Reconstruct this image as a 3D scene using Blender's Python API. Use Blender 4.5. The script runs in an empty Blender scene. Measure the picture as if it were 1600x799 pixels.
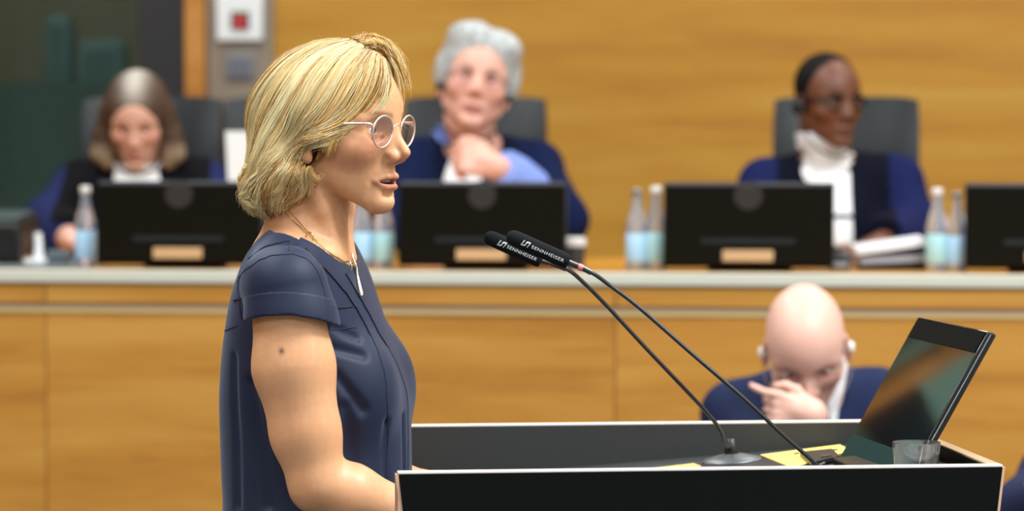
import bpy, bmesh, math, random
import numpy as np
from mathutils import Vector, Matrix

random.seed(7)
rng = np.random.default_rng(7)
C = bpy.context.scene.collection
SC = bpy.context.scene
PI = math.pi
def R(d): return math.radians(d)

# ------------------------------------------------------------------ camera, world, lights, exposure
F_PX, PITCH, CAM_Z = 5500.0, R(2.494), 1.62
cam_data = bpy.data.cameras.new('camera')
cam_data.sensor_width = 36.0
cam_data.lens = F_PX / 1600.0 * 36.0
cam_data.clip_start, cam_data.clip_end = 0.1, 100.0
cam_data.dof.use_dof = True
cam_data.dof.focus_distance = 4.95
cam_data.dof.aperture_fstop = 4.0
cam = bpy.data.objects.new('camera', cam_data)
cam.location = (0, 0, CAM_Z)
cam.rotation_euler = (PI/2 - PITCH, 0, 0)
C.objects.link(cam)
SC.camera = cam

world = bpy.data.worlds.new('hall_ambient')
SC.world = world
world.use_nodes = True
world.node_tree.nodes['Background'].inputs[0].default_value = (0.93, 0.96, 1.0, 1)
world.node_tree.nodes['Background'].inputs[1].default_value = 0.12

SC.view_settings.view_transform = 'Standard'
SC.view_settings.look = 'None'
SC.view_settings.gamma = 1.0
SC.view_settings.use_curve_mapping = False
SC.view_settings.exposure = 0.0

def area_light(name, loc, size, power, color=(1, 1, 1), rot=(0, 0, 0), size_y=None):
    d = bpy.data.lights.new(name, 'AREA')
    d.energy = power; d.color = color; d.size = size
    if size_y: d.shape = 'RECTANGLE'; d.size_y = size_y
    o = bpy.data.objects.new(name, d); o.location = loc; o.rotation_euler = rot
    C.objects.link(o); return o
for (lx, ly, pw) in ((-3.2, -2.2, 90), (0, -1.0, 90), (3.2, -2.2, 90), (4.4, 3.0, 140), (-4.6, 1.8, 80), (2.2, 4.4, 290), (.2, 2.6, 62), (-2.4, 4.4, 120), (-1.6, 6.9, 85), (2.2, 6.9, 52), (-1.6, 9.4, 62), (1.6, 9.4, 56), (3.9, 9.2, 45), (-3.9, 9.6, 40)):
    area_light('ceiling_lamp', (lx, ly, 4.75), 1.3, pw, (.96, 1.0, 1.0), size_y=1.3)

# ------------------------------------------------------------------ helpers
def at(px, py, Y):
    """the point of the hall at depth Y that the photograph shows at pixel (px, py)"""
    dx, dz = (px - 800.0) / F_PX, -(py - 399.5) / F_PX
    d = Vector((dx, math.cos(PITCH) + dz*math.sin(PITCH), -math.sin(PITCH) + dz*math.cos(PITCH)))
    return Vector((0, 0, CAM_Z)) + d * (Y / d.y)
def A(px, py, Y): return np.array(at(px, py, Y), dtype=np.float64)

def lin(c):
    return tuple(((v/255.0)/12.92 if v <= 10 else (((v/255.0)+.055)/1.055)**2.4) for v in c)

MATS = {}
def mat(name, color=(128, 128, 128), rough=.5, metal=0.0, spec=.5, **kw):
    if name in MATS: return MATS[name]
    m = bpy.data.materials.new(name); m.use_nodes = True
    b = m.node_tree.nodes['Principled BSDF']
    b.inputs['Base Color'].default_value = (*lin(color), 1)
    b.inputs['Roughness'].default_value = rough
    b.inputs['Metallic'].default_value = metal
    b.inputs['Specular IOR Level'].default_value = spec
    for k, v in kw.items(): b.inputs[k.replace('_', ' ')].default_value = v
    MATS[name] = m; return m
def nodes_of(m):
    nt = m.node_tree
    return nt, nt.nodes, nt.links, nt.nodes['Principled BSDF']
def add_noise_bump(m, scale, strength, dist=.001, detail=3, vec='Object', stretch=None):
    nt, N, L, b = nodes_of(m)
    tc = N.new('ShaderNodeTexCoord'); n = N.new('ShaderNodeTexNoise'); bp = N.new('ShaderNodeBump')
    n.inputs['Scale'].default_value = scale; n.inputs['Detail'].default_value = detail
    bp.inputs['Strength'].default_value = strength; bp.inputs['Distance'].default_value = dist
    if stretch:
        mp = N.new('ShaderNodeMapping'); mp.inputs['Scale'].default_value = stretch
        L.new(tc.outputs[vec], mp.inputs[0]); L.new(mp.outputs[0], n.inputs[0])
    else: L.new(tc.outputs[vec], n.inputs[0])
    L.new(n.outputs['Fac'], bp.inputs['Height']); L.new(bp.outputs[0], b.inputs['Normal'])
    return n
def noise_color(m, c1, c2, scale, detail=4, stretch=None, lo=.3, hi=.7, vec='Object'):
    nt, N, L, b = nodes_of(m)
    tc = N.new('ShaderNodeTexCoord'); n = N.new('ShaderNodeTexNoise'); cr = N.new('ShaderNodeValToRGB')
    n.inputs['Scale'].default_value = scale; n.inputs['Detail'].default_value = detail
    mp = N.new('ShaderNodeMapping'); mp.inputs['Scale'].default_value = stretch or (1, 1, 1)
    L.new(tc.outputs[vec], mp.inputs[0]); L.new(mp.outputs[0], n.inputs[0])
    cr.color_ramp.elements[0].position = lo; cr.color_ramp.elements[1].position = hi
    cr.color_ramp.elements[0].color = (*lin(c1), 1); cr.color_ramp.elements[1].color = (*lin(c2), 1)
    L.new(n.outputs['Fac'], cr.inputs[0]); L.new(cr.outputs[0], b.inputs['Base Color'])
    return cr
def vcol_mat(name, rough=.5, spec=.5, **kw):
    if name in MATS: return MATS[name]
    m = mat(name, rough=rough, spec=spec, **kw)
    nt, N, L, b = nodes_of(m)
    a = N.new('ShaderNodeVertexColor'); a.layer_name = 'tint'
    L.new(a.outputs[0], b.inputs['Base Color'])
    return m

def tag(o, label=None, cat=None, group=None, kind=None):
    if label: o['label'] = label
    if cat: o['category'] = cat
    if group: o['group'] = group
    if kind: o['kind'] = kind
    return o
def empty(name, loc=(0, 0, 0), rz=0.0, label=None, cat=None, group=None):
    o = bpy.data.objects.new(name, None); o.empty_display_size = .1
    o.location = loc; o.rotation_euler = (0, 0, rz); C.objects.link(o)
    return tag(o, label, cat, group)
def link(name, me, m=None, parent=None, world_coords=True):
    """link a mesh as one object; with world_coords the vertices are in world space and stay put under the parent"""
    o = bpy.data.objects.new(name, me); C.objects.link(o)
    if m: me.materials.append(m)
    if parent is not None:
        o.parent = parent
        if world_coords:
            chain, p = [], parent
            while p: chain.append(p); p = p.parent
            M = Matrix.Identity(4)
            for q in reversed(chain): M = M @ (q.matrix_parent_inverse @ q.matrix_basis)
            o.matrix_parent_inverse = M.inverted()
    return o
def copy_tree(o, parent=None):
    c = o.copy(); C.objects.link(c)
    if parent is not None: c.parent = parent
    for ch in list(o.children): copy_tree(ch, c)
    return c

class MB:
    """collects simple solids; build() links them as ONE mesh object"""
    def __init__(s): s.bm = bmesh.new(); s.flat = False
    def xf(s, vs, M):
        for v in vs: v.co = M @ v.co
    def box(s, c, size, M=None, bevel=0.0, seg=2):
        s.flat = True
        r = bmesh.ops.create_cube(s.bm, size=1.0)['verts']
        for v in r: v.co = Vector((v.co.x*size[0], v.co.y*size[1], v.co.z*size[2]))
        if bevel:
            es = list({e for v in r for e in v.link_edges})
            g = bmesh.ops.bevel(s.bm, geom=es, offset=bevel, segments=seg, affect='EDGES', profile=.5)
            r = list({v for f in g['faces'] for v in f.verts} | {v for v in r if v.is_valid})
        T = Matrix.Translation(c) if M is None else M @ Matrix.Translation(c)
        s.xf(r, T); return s
    def lathe(s, prof, M=None, n=24, close=False):
        rings = []
        for (r, z) in prof:
            if r < 1e-6: rings.append([s.bm.verts.new((0, 0, z))])
            else: rings.append([s.bm.verts.new((r*math.cos(2*PI*i/n), r*math.sin(2*PI*i/n), z)) for i in range(n)])
        for a, b in zip(rings, rings[1:]):
            for i in range(n):
                j = (i+1) % n
                q = [a[i % len(a)], a[j % len(a)], b[j % len(b)], b[i % len(b)]]
                u = []
                for v in q:
                    if v not in u: u.append(v)
                if len(u) > 2: s.bm.faces.new(u)
        vs = [v for r in rings for v in r]
        if M is not None: s.xf(vs, M)
        return s
    def tube(s, pts, rad, n=10, cap=True, flat=None):
        pts = [Vector(p) for p in pts]
        rads = rad if hasattr(rad, '__len__') else [rad]*len(pts)
        up = Vector((0, 0, 1)); prev = None; rings = []
        for i, p in enumerate(pts):
            t = (pts[min(i+1, len(pts)-1)] - pts[max(i-1, 0)]).normalized()
            if prev is None:
                ref = up if abs(t.z) < .9 else Vector((1, 0, 0))
                a = t.cross(ref).normalized()
            else: a = (prev - t*prev.dot(t)).normalized()
            prev = a; b = t.cross(a)
            rings.append([s.bm.verts.new(p + (a*math.cos(2*PI*k/n) + b*math.sin(2*PI*k/n)*(flat or 1))*rads[i]) for k in range(n)])
        for a, b in zip(rings, rings[1:]):
            for k in range(n): s.bm.faces.new((a[k], a[(k+1) % n], b[(k+1) % n], b[k]))
        if cap:
            s.bm.faces.new(rings[0][::-1]); s.bm.faces.new(rings[-1])
        return s
    def prism(s, poly, dirv, M=None):
        """extrude polygon (3D points) by vector dirv"""
        a = [s.bm.verts.new(p) for p in poly]; b = [s.bm.verts.new(Vector(p)+Vector(dirv)) for p in poly]
        s.bm.faces.new(a[::-1]); s.bm.faces.new(b); n = len(a)
        for i in range(n): s.bm.faces.new((a[i], a[(i+1) % n], b[(i+1) % n], b[i]))
        if M is not None: s.xf(a+b, M)
        return s
    def build(s, name, m=None, parent=None, smooth=True, world_coords=True, angle=None):
        angle = angle or (20 if s.flat else 60)
        bmesh.ops.recalc_face_normals(s.bm, faces=s.bm.faces)
        me = bpy.data.meshes.new(name); s.bm.to_mesh(me); s.bm.free()
        if smooth:
            me.shade_smooth()
            try: me.set_sharp_from_angle(angle=R(angle))
            except Exception: pass
        return link(name, me, m, parent, world_coords)

def spline(pts, n=8):
    """Catmull-Rom through the points"""
    P = np.array([list(p) for p in pts], float); out = []
    Q = np.vstack([2*P[0]-P[1], P, 2*P[-1]-P[-2]])
    for i in range(len(P)-1):
        p0, p1, p2, p3 = Q[i:i+4]
        for t in np.linspace(0, 1, n, endpoint=False):
            out.append(.5*((2*p1)+(-p0+p2)*t+(2*p0-5*p1+4*p2-p3)*t*t+(-p0+3*p1-3*p2+p3)*t**3))
    out.append(P[-1]); return np.array(out)

def np_mesh(name, V, faces, cols=None, smooth=True):
    me = bpy.data.meshes.new(name)
    V = np.asarray(V, np.float32); faces = np.asarray(faces, np.int32)
    k = faces.shape[1]
    me.vertices.add(len(V)); me.vertices.foreach_set('co', V.ravel())
    me.loops.add(faces.size); me.loops.foreach_set('vertex_index', faces.ravel())
    me.polygons.add(len(faces))
    me.polygons.foreach_set('loop_start', np.arange(0, faces.size, k, dtype=np.int32))
    if smooth: me.polygons.foreach_set('use_smooth', np.ones(len(faces), bool))
    me.update(calc_edges=True)
    if cols is not None:
        ca = me.color_attributes.new('tint', 'FLOAT_COLOR', 'POINT')
        c4 = np.ones((len(V), 4), np.float32); c4[:, :3] = cols
        ca.data.foreach_set('color', c4.ravel())
    me.validate()
    return me

# ------------------------------------------------------------------ implicit surfaces (continuous bodies and cloth)
F4 = np.float32
def ell(P, c, r):
    q = (P - np.asarray(c, F4)) / np.asarray(r, F4)
    k0 = np.sqrt((q*q).sum(1)); q /= np.asarray(r, F4)
    k1 = np.sqrt((q*q).sum(1)) + 1e-9
    return k0*(k0-1)/k1
def cap(P, a, b, ra, rb=None):
    rb = ra if rb is None else rb
    a = np.asarray(a, F4); b = np.asarray(b, F4); ba = b-a; pa = P-a
    h = np.clip(pa @ ba / (ba @ ba), 0, 1)
    return np.sqrt(((pa - h[:, None]*ba)**2).sum(1)) - (ra + (rb-ra)*h)
def chain(P, pts, rads, k=0.0):
    d = None
    for i in range(len(pts)-1):
        e = cap(P, pts[i], pts[i+1], rads[i], rads[i+1])
        d = e if d is None else (smin(d, e, k) if k else np.minimum(d, e))
    return d
def smin(a, b, k):
    h = np.clip(.5+.5*(b-a)/k, 0, 1)
    return b+(a-b)*h - k*h*(1-h)
def smax(a, b, k): return -smin(-a, -b, k)
def local(d, P, c, rad, fn, k, mode='add'):
    """apply a small feature only near it"""
    idx = np.nonzero((np.abs(P-np.asarray(c, F4)) < rad).all(1))[0]
    if len(idx) == 0: return d
    e = fn(P[idx])
    d[idx] = smin(d[idx], e, k) if mode == 'add' else smax(d[idx], -e, k)
    return d

def axis(*segs):
    """(start, end, step) runs joined into one graded axis"""
    out = []
    for (a, b, h) in segs:
        n = max(1, int(round((b-a)/h))); out.append(np.linspace(a, b, n, endpoint=False))
    return np.append(np.concatenate(out), segs[-1][1]).astype(F4)

def sdf_mesh(f, xs, ys, zs, B=4, newton=2, slack=1.5):
    def pad(a):
        n = (-(len(a)-1)) % B
        return np.append(a, a[-1]+(a[-1]-a[-2])*np.arange(1, n+1)).astype(F4)
    xs, ys, zs = pad(xs), pad(ys), pad(zs)
    nx, ny, nz = len(xs), len(ys), len(zs)
    def mid(a): return (a[:-1:B]+a[B::B])/2, (a[B::B]-a[:-1:B])/2
    (cx, hx), (cy, hy), (cz, hz) = mid(xs), mid(ys), mid(zs)
    G = np.stack(np.meshgrid(cx, cy, cz, indexing='ij'), -1).reshape(-1, 3)
    dc = f(G).reshape(len(cx), len(cy), len(cz))
    thr = np.sqrt(hx[:, None, None]**2+hy[None, :, None]**2+hz[None, None, :]**2)*slack + .004
    act = np.abs(dc) < thr
    val = np.ones((nx, ny, nz), F4)
    up = lambda a: a.repeat(B, 0).repeat(B, 1).repeat(B, 2)
    val[:-1, :-1, :-1] = up(np.where(dc < 0, -1, 1).astype(F4))
    m = np.zeros((nx, ny, nz), bool); m[:-1, :-1, :-1] = up(act)
    m[1:] |= m[:-1].copy(); m[:, 1:] |= m[:, :-1].copy(); m[:, :, 1:] |= m[:, :, :-1].copy()
    I = np.nonzero(m); P = np.stack([xs[I[0]], ys[I[1]], zs[I[2]]], 1)
    out = np.empty(len(P), F4); CH = 400000
    for s in range(0, len(P), CH): out[s:s+CH] = f(P[s:s+CH])
    val[I] = out
    ins = val < 0
    s = ins[:-1].astype(np.int8)+ins[1:]; s = s[:, :-1]+s[:, 1:]; s = s[:, :, :-1]+s[:, :, 1:]
    cells = np.nonzero((s > 0) & (s < 8))
    vid = np.full(s.shape, -1, np.int32); n = len(cells[0]); vid[cells] = np.arange(n)
    acc = np.zeros((n, 3), F4); cnt = np.zeros(n, F4); ax = (xs, ys, zs)
    for a in range(3):
        o = [i for i in range(3) if i != a]
        for u in (0, 1):
            for v in (0, 1):
                i0 = [cells[0].copy(), cells[1].copy(), cells[2].copy()]
                i0[o[0]] += u; i0[o[1]] += v
                i1 = [q.copy() for q in i0]; i1[a] += 1
                v0, v1 = val[tuple(i0)], val[tuple(i1)]
                ch = (v0 < 0) != (v1 < 0); t = np.where(ch, v0/(v0-v1+1e-20), 0)
                p = np.stack([ax[i][i0[i]] for i in range(3)], 1)
                p[:, a] += t*(ax[a][i1[a]]-ax[a][i0[a]])
                acc[ch] += p[ch]; cnt[ch] += 1
    V = acc/cnt[:, None]
    quads = []
    for a in range(3):
        o = [(a+1) % 3, (a+2) % 3]
        sl0 = [slice(None)]*3; sl1 = [slice(None)]*3; sl0[a] = slice(0, -1); sl1[a] = slice(1, None)
        d = ins[tuple(sl0)].astype(np.int8)-ins[tuple(sl1)]
        for sgn in (1, -1):
            e = np.nonzero(d == sgn)
            ok = np.ones(len(e[0]), bool)
            for q in o: ok &= (e[q] > 0) & (e[q] < s.shape[q])
            e = [q[ok] for q in e]
            def cell(u, v):
                i = [q.copy() for q in e]; i[o[0]] -= u; i[o[1]] -= v; return vid[tuple(i)]
            q = [cell(0, 0), cell(1, 0), cell(1, 1), cell(0, 1)]
            if sgn < 0: q = q[::-1]
            quads.append(np.stack(q, 1))
    Q = np.concatenate(quads)
    Q = Q[(Q >= 0).all(1)]
    h = min(xs[1]-xs[0], ys[1]-ys[0])
    for _ in range(newton):
        e = 4e-4
        d0 = f(V)
        g = np.stack([f(V+np.array([e if i == j else 0 for j in range(3)], F4))-d0 for i in range(3)], 1)/e
        g2 = np.maximum((g*g).sum(1), .15)
        st = np.clip(d0/g2, -2.5e-3, 2.5e-3)
        V = V - g*st[:, None]
    return V, Q

def frame_pts(P, O, M): return (P - np.asarray(O, F4)) @ np.asarray(M, F4)      # world -> local (columns of M are the local axes)
def rotz(a):
    c, s = math.cos(a), math.sin(a); return np.array([[c, -s, 0], [s, c, 0], [0, 0, 1]])
def roty(a):
    c, s = math.cos(a), math.sin(a); return np.array([[c, 0, s], [0, 1, 0], [-s, 0, c]])
def rotx(a):
    c, s = math.cos(a), math.sin(a); return np.array([[1, 0, 0], [0, c, -s], [0, s, c]])

# ------------------------------------------------------------------ a human head, local frame: x ahead, y to its left, z up, origin between the ears at eye height
def head_sdf(P, w=1.0, jaw=1.0, nose=1.0, mouth_open=0.0, old=0.0, brow=1.0, ears=True, lids=.0045, cheek=1.0, ear_out=0.0, flare=24):
    Q = P.copy(); Q[:, 1] = np.abs(Q[:, 1])/w
    d = ell(Q, (-.001, 0, .034), (.094, .0735, .084))
    d = smin(d, ell(Q, (.040, 0, .022), (.061, .060, .072)), .03)
    d = smin(d, ell(Q, (.044, 0, -.032), (.050, .055, .062)), .03)
    L = lambda c, r, fn, k, mode='add': local(d, Q, c, r, fn, k, mode)
    d = smin(d, cap(Q, (.008, .049*jaw, -.058), (.074, .012, -.102), .017, .014), .03)
    d = L((.078, 0, -.1), .06, lambda p: ell(p, (.080, 0, -.102), (.0165, .0205*jaw, .0165)), .018)
    d = L((.06, .05, -.028), .06, lambda p: ell(p, (.056, .046, -.029), (.024*cheek, .018*cheek, .016*cheek)), .022)
    d = L((.072, 0, -.07), .07, lambda p: ell(p, (.071, 0, -.068), (.0245, .029, .026)), .018)
    d = L((.08, .03, .02), .06, lambda p: cap(p, (.0885, .008, .017), (.069, .050, .017), .0085*brow, .0075*brow), .014)
    # eye sockets
    d = L((.09, .033, .0), .05, lambda p: ell(p, (.0945, .032, .001), (.016, .0185, .0125)), .013, 'cut')
    # nose
    d = L((.105, 0, -.02), .06, lambda p: cap(p, (.0905, 0, .008), (.1145*nose, 0, -.0315), .0062, .0080), .012)
    d = L((.098, .006, -.028), .045, lambda p: cap(p, (.0945, .006, -.018), (.1000, .0075, -.0375), .0080, .0100), .010)
    d = L((.105, .012, -.04), .04, lambda p: ell(p, (.1025, .0115, -.0385), (.0105, .0068, .0078)), .0075)
    d = L((.105, 0, -.046), .03, lambda p: cap(p, (.112*nose, 0, -.038), (.098, 0, -.046), .0045, .005), .005)
    d = L((.106, .0075, -.048), .025, lambda p: ell(p, (.1058, .0072, -.0468), (.0058, .0030, .0042)), .003, 'cut')
    # lips
    o = mouth_open
    d = L((.095, .01, -.07), .05, lambda p: chain(p, [(.0985, 0, -.0680+o*.55), (.0965, .011, -.0685+o*.55), (.0845, .0250, -.0745+o*.3)], [.0048, .0046, .0022], .004), .005)
    d = L((.095, .01, -.08), .05, lambda p: chain(p, [(.0965, 0, -.0795-o*.8), (.0945, .011, -.0795-o*.8), (.0845, .0245, -.0755)], [.0056, .0050, .0022], .004), .005)
    d = L((.095, 0, -.0745), .05, lambda p: ell(p, (.0955, 0, -.0742+o*.12), (.0160, .0235, .0012+o*.68)), .002, 'cut')
    d = L((.088, 0, -.091), .04, lambda p: ell(p, (.1015, 0, -.0905-o*.5), (.012, .02, .005)), .008, 'cut')
    # eye lids
    d = L((.078, .032, 0), .04, lambda p: np.sqrt(((p-np.array((.0745, .032, 0), F4))**2).sum(1))-.0136, .004)
    d = L((.085, .032, 0), .03, lambda p: ell(p, (.0885, .0325, -.0005), (.0105, .0128, lids)), .0015, 'cut')
    d = L((.085, .032, .006), .03, lambda p: chain(p, [(.0875, .019, .0078), (.0895, .031, .0098), (.083, .045, .0062)], [.0009, .0009, .0009]), .002, 'cut')
    if old > 0:
        d = L((.085, .035, -.055), .05, lambda p: chain(p, [(.0985, .019, -.0415), (.0905, .0305, -.0585), (.083, .0345, -.0735)], [.0010*old, .0016*old, .0008*old]), .006*old, 'cut')
        d = L((.085, .035, -.09), .05, lambda p: chain(p, [(.083, .029, -.079), (.0755, .034, -.0965)], [.0010*old, .0008*old]), .005*old, 'cut')
        d = L((.08, .033, -.016), .04, lambda p: chain(p, [(.0885, .020, -.0115), (.0845, .034, -.0165), (.0735, .047, -.0115)], [.0008*old]*3), .004*old, 'cut')
    if ears:
        E = Q.copy()
        c, s = math.cos(R(flare)), math.sin(R(flare))
        ex = (E[:, 0]+.006); ey = (E[:, 1]-.0755-ear_out); ez = E[:, 2]+.016
        a, b = ex*c+ey*s, -ex*s+ey*c
        c2, s2 = math.cos(R(-10)), math.sin(R(-10))
        T = np.stack([a*c2-ez*s2, b, a*s2+ez*c2], 1).astype(F4)
        e = ell(T, (0, 0, 0), (.0175, .0068, .0305))
        e = smin(e, ell(T, (.005, 0, -.027), (.009, .005, .009)), .006)
        e = smax(e, -ell(T, (.003, .0055, .001), (.0105, .0060, .0195)), .003)
        e = smin(e, cap(T, (.012, .002, -.004), (.010, .003, -.011), .0035), .004)
        e = smax(e, -ell(T, (.006, .004, -.006), (.005, .008, .006)), .003)
        d = smin(d, e, .005)
    return d

def head_tint(P, skin, lip, blush, brow=None, stubble=None, dark=.55):
    """colour put on the skin: lips, flush, brows, lid line, nostril shade, darker lid hollow"""
    ay = np.abs(P[:, 1]); n = len(P)
    col = np.tile(np.array(lin(skin)), (n, 1))
    def mix(mask, c):
        nonlocal col
        mask = np.clip(mask, 0, 1)[:, None]; col = col*(1-mask)+np.array(lin(c))*mask
    g = lambda c, r: np.exp(-(((P[:, 0]-c[0])/r[0])**2+((ay-c[1])/r[1])**2+((P[:, 2]-c[2])/r[2])**2))
    mix(.55*g((.07, .043, -.032), (.03, .022, .02)), blush)
    mix(.55*g((.113, 0, -.038), (.014, .016, .012)), blush)
    mix(.4*g((.0, .08, -.015), (.025, .02, .03)), blush)
    mix(.35*g((.086, .03, -.012), (.02, .018, .006)), blush)
    lz = -.0742
    lips = np.clip((.0275-ay)/.004, 0, 1)*np.clip((P[:, 0]-.078)/.004, 0, 1)
    h = .0085*np.sqrt(np.clip(1-(ay/.027)**2, 0, 1))+.0008
    lips *= np.clip(1.6-np.abs(P[:, 2]-lz+.001)/h, 0, 1)
    mix(lips*.85, lip)
    mix(.85*g((.1055, .0072, -.0452), (.0048, .0030, .0036)), (86, 40, 34))  # nostril recess darkened: shade put into the skin colour
    er = np.sqrt((P[:, 0]-.0745)**2+(ay-.032)**2+P[:, 2]**2)
    lash = np.exp(-((P[:, 2]-(.0052-.06*np.abs(ay-.033)))/.0011)**2)*(np.abs(er-.0136) < .0022)*(P[:, 0] > .072)
    mix(lash*.8, (62, 44, 38))
    mix(.30*np.exp(-((P[:, 2]-.0115)/.005)**2)*np.clip(1-np.abs(ay-.033)/.022, 0, 1)*(P[:, 0] > .06), tuple(.72*np.array(skin)))  # skin darker in the hollow above the lid
    if brow is not None:
        bz = .0205+.003*np.sin(np.clip((ay-.012)/.045, 0, 1)*2.4)
        m = np.clip((ay-.010)/.004, 0, 1)*np.clip((.054-ay)/.012, 0, 1)*np.exp(-((P[:, 2]-bz)/.0038)**2)*(P[:, 0] > .04)
        mix(m*.7, brow)
    if stubble is not None:
        m = np.clip((-.045-P[:, 2])/.02, 0, 1)*np.clip((P[:, 0]-.0)/.03, 0, 1)*(1-lips)
        mix(m*.3, stubble)
    return col
# ------------------------------------------------------------------ the hall: everything at the back follows the line of the bench
GAM = R(-6.5); PIV = Vector((0, 8.35, 0))
def W(u, v, z): return PIV + Vector((u*math.cos(GAM)-v*math.sin(GAM), u*math.sin(GAM)+v*math.cos(GAM), z))
def onv(px, py, v):
    """where the sight line through a pixel meets the plane v behind the bench front: (u, z)"""
    a, b = at(px, py, 1.0), at(px, py, 2.0); d = b-a
    n = Vector((-math.sin(GAM), math.cos(GAM), 0)); t = (v-(a-PIV).dot(n))/d.dot(n); p = a+d*t-PIV
    return p.x*math.cos(GAM)+p.y*math.sin(GAM), p.z
BM4 = Matrix.Translation(PIV) @ Matrix.Rotation(GAM, 4, 'Z')
def bx(mb, u0, u1, v0, v1, z0, z1, bevel=0.0):
    return mb.box(((u0+u1)/2, (v0+v1)/2, (z0+z1)/2), (abs(u1-u0), abs(v1-v0), abs(z1-z0)), BM4, bevel)
def solid(name, m, u0, u1, v0, v1, z0, z1, parent=None, bevel=0.0, kind='structure'):
    o = bx(MB(), u0, u1, v0, v1, z0, z1, bevel).build(name, m, parent)
    if parent is None and kind: o['kind'] = kind
    return o

def wood(name, c1, c2, c3, rough=.42, seed=0.0):
    m = mat(name, c1, rough, spec=.4); nt, N, L, b = nodes_of(m)
    tc = N.new('ShaderNodeTexCoord'); oi = N.new('ShaderNodeObjectInfo'); ad = N.new('ShaderNodeVectorMath'); ad.operation = 'ADD'
    mp = N.new('ShaderNodeMapping'); mp.inputs['Rotation'].default_value = (0, 0, -GAM); mp.inputs['Scale'].default_value = (.45, 3.0, 7.0); mp.inputs['Location'].default_value = (seed, seed, seed)
    n1 = N.new('ShaderNodeTexNoise'); n1.inputs['Scale'].default_value = 1.6; n1.inputs['Detail'].default_value = 6; n1.inputs['Distortion'].default_value = .6
    n2 = N.new('ShaderNodeTexNoise'); n2.inputs['Scale'].default_value = 14; n2.inputs['Detail'].default_value = 5
    mu = N.new('ShaderNodeMath'); mu.operation = 'MULTIPLY_ADD'; mu.inputs[1].default_value = .28
    cr = N.new('ShaderNodeValToRGB'); e = cr.color_ramp.elements
    e[0].position = .38; e[0].color = (*lin(c2), 1); e[1].position = .82; e[1].color = (*lin(c3), 1)
    k = cr.color_ramp.elements.new(.60); k.color = (*lin(c1), 1)
    sc = N.new('ShaderNodeVectorMath'); sc.operation = 'SCALE'; sc.inputs['Scale'].default_value = 9.0
    cb = N.new('ShaderNodeCombineXYZ')
    for i in range(3): L.new(oi.outputs['Random'], cb.inputs[i])
    L.new(cb.outputs[0], sc.inputs[0])
    L.new(tc.outputs['Object'], mp.inputs[0]); L.new(mp.outputs[0], ad.inputs[0]); L.new(sc.outputs[0], ad.inputs[1])
    L.new(ad.outputs[0], n1.inputs[0]); L.new(ad.outputs[0], n2.inputs[0])
    L.new(n2.outputs['Fac'], mu.inputs[0]); L.new(n1.outputs['Fac'], mu.inputs[2]); L.new(mu.outputs[0], cr.inputs[0]); L.new(cr.outputs[0], b.inputs['Base Color'])
    return m
wall_wood = wood('wall_veneer', (178, 126, 37), (161, 106, 29), (187, 140, 53), .5)
bench_wood = wood('bench_veneer', (178, 123, 47), (154, 100, 34), (190, 139, 62), .46, 3.0)
top_wood = wood('worktop_veneer', (190, 132, 44), (172, 112, 34), (204, 148, 60), .28, 5.0)
post_wood = wood('post_veneer', (172, 112, 44), (140, 86, 30), (190, 130, 60), .5, 7.0)
carpet = mat('carpet', (92, 92, 96), .95); add_noise_bump(carpet, 300, .4, .003)
plaster = mat('plaster', (226, 224, 218), .9)
grey_strip = mat('pale_edge_strip', (196, 196, 182), .5)
groove_m = mat('groove_metal', (132, 116, 108), .6)
dark_frame = mat('dark_frame', (30, 30, 33), .5)
metal_col = mat('brushed_bronze', (150, 136, 122), .5, .15)
noise_color(metal_col, (136, 122, 108), (158, 146, 132), 3, stretch=(1, 1, .15))

solid('floor', carpet, -7, 7, -15, 5.2, -.1, 0)
POD = .46
solid('podium', carpet, -6.5, 6.5, .05, 2.7, 0, POD)
solid('ceiling', plaster, -7, 7, -15, 5.2, 4.8, 4.9)
solid('wall_left', wall_wood, -6.6, -6.5, -15, 5.2, 0, 4.8)
solid('wall_right', plaster, 6.5, 6.6, -15, 5.2, 0, 4.8)
solid('wall_front', plaster, -7, 7, -15.1, -15, 0, 4.8)
WV = 2.7
u425, u325, u293, u220 = [onv(x, 100, WV)[0] for x in (428, 325, 294, 220)]
solid('wall_back', wall_wood, u425, 6.5, WV, WV+.1, 0, 4.8)
solid('trim_1', post_wood, u293, u325, WV-.06, WV+.1, POD, 4.8, bevel=.004)
col = solid('trim_2', metal_col, u325, u425, WV-.02, WV+.1, POD, 4.8, bevel=.004)
# glazed interpreters' booth at the left
GL_Z0, GL_Z1 = POD+.05, 3.5
win = solid('window_1', dark_frame, u220, u293, WV-.04, WV+.06, POD, 4.8)
for (a, b) in ((GL_Z1, GL_Z1+.1), (POD, POD+.05)): solid('window_frame', dark_frame, -6.5, u220, WV-.03, WV+.05, a, b, win)
solid('mullion', post_wood, -2.195, -2.145, WV-.05, WV+.05, GL_Z0, GL_Z1, win)
for uu in (-3.6, -5.2): solid('mullion', dark_frame, uu-.03, uu+.03, WV-.03, WV+.05, GL_Z0, GL_Z1, win)
booth_glass = mat('booth_glass', (205, 220, 214), .03, Transmission_Weight=1.0, IOR=1.3)
for (a, b) in ((-6.5, -5.2), (-5.2, -3.6), (-3.6, u220)): solid('pane', booth_glass, a, b, WV, WV+.012, GL_Z0, GL_Z1, win)
solid('trim_3', wall_wood, -6.5, u220, WV-.05, WV+.06, GL_Z1+.1, GL_Z1+.42)
win2 = solid('window_2', dark_frame, -6.5, u220, WV-.03, WV+.05, 4.55, 4.8)
solid('pane', mat('upper_glass', (70, 104, 104), .05, spec=.8), -6.5, u220, WV, WV+.02, GL_Z1+.42, 4.55, win2)
solid('wall_booth', mat('booth_wall', (104, 102, 84), .9), -6.5, u325, 4.6, 4.7, 0, 4.8)
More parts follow.
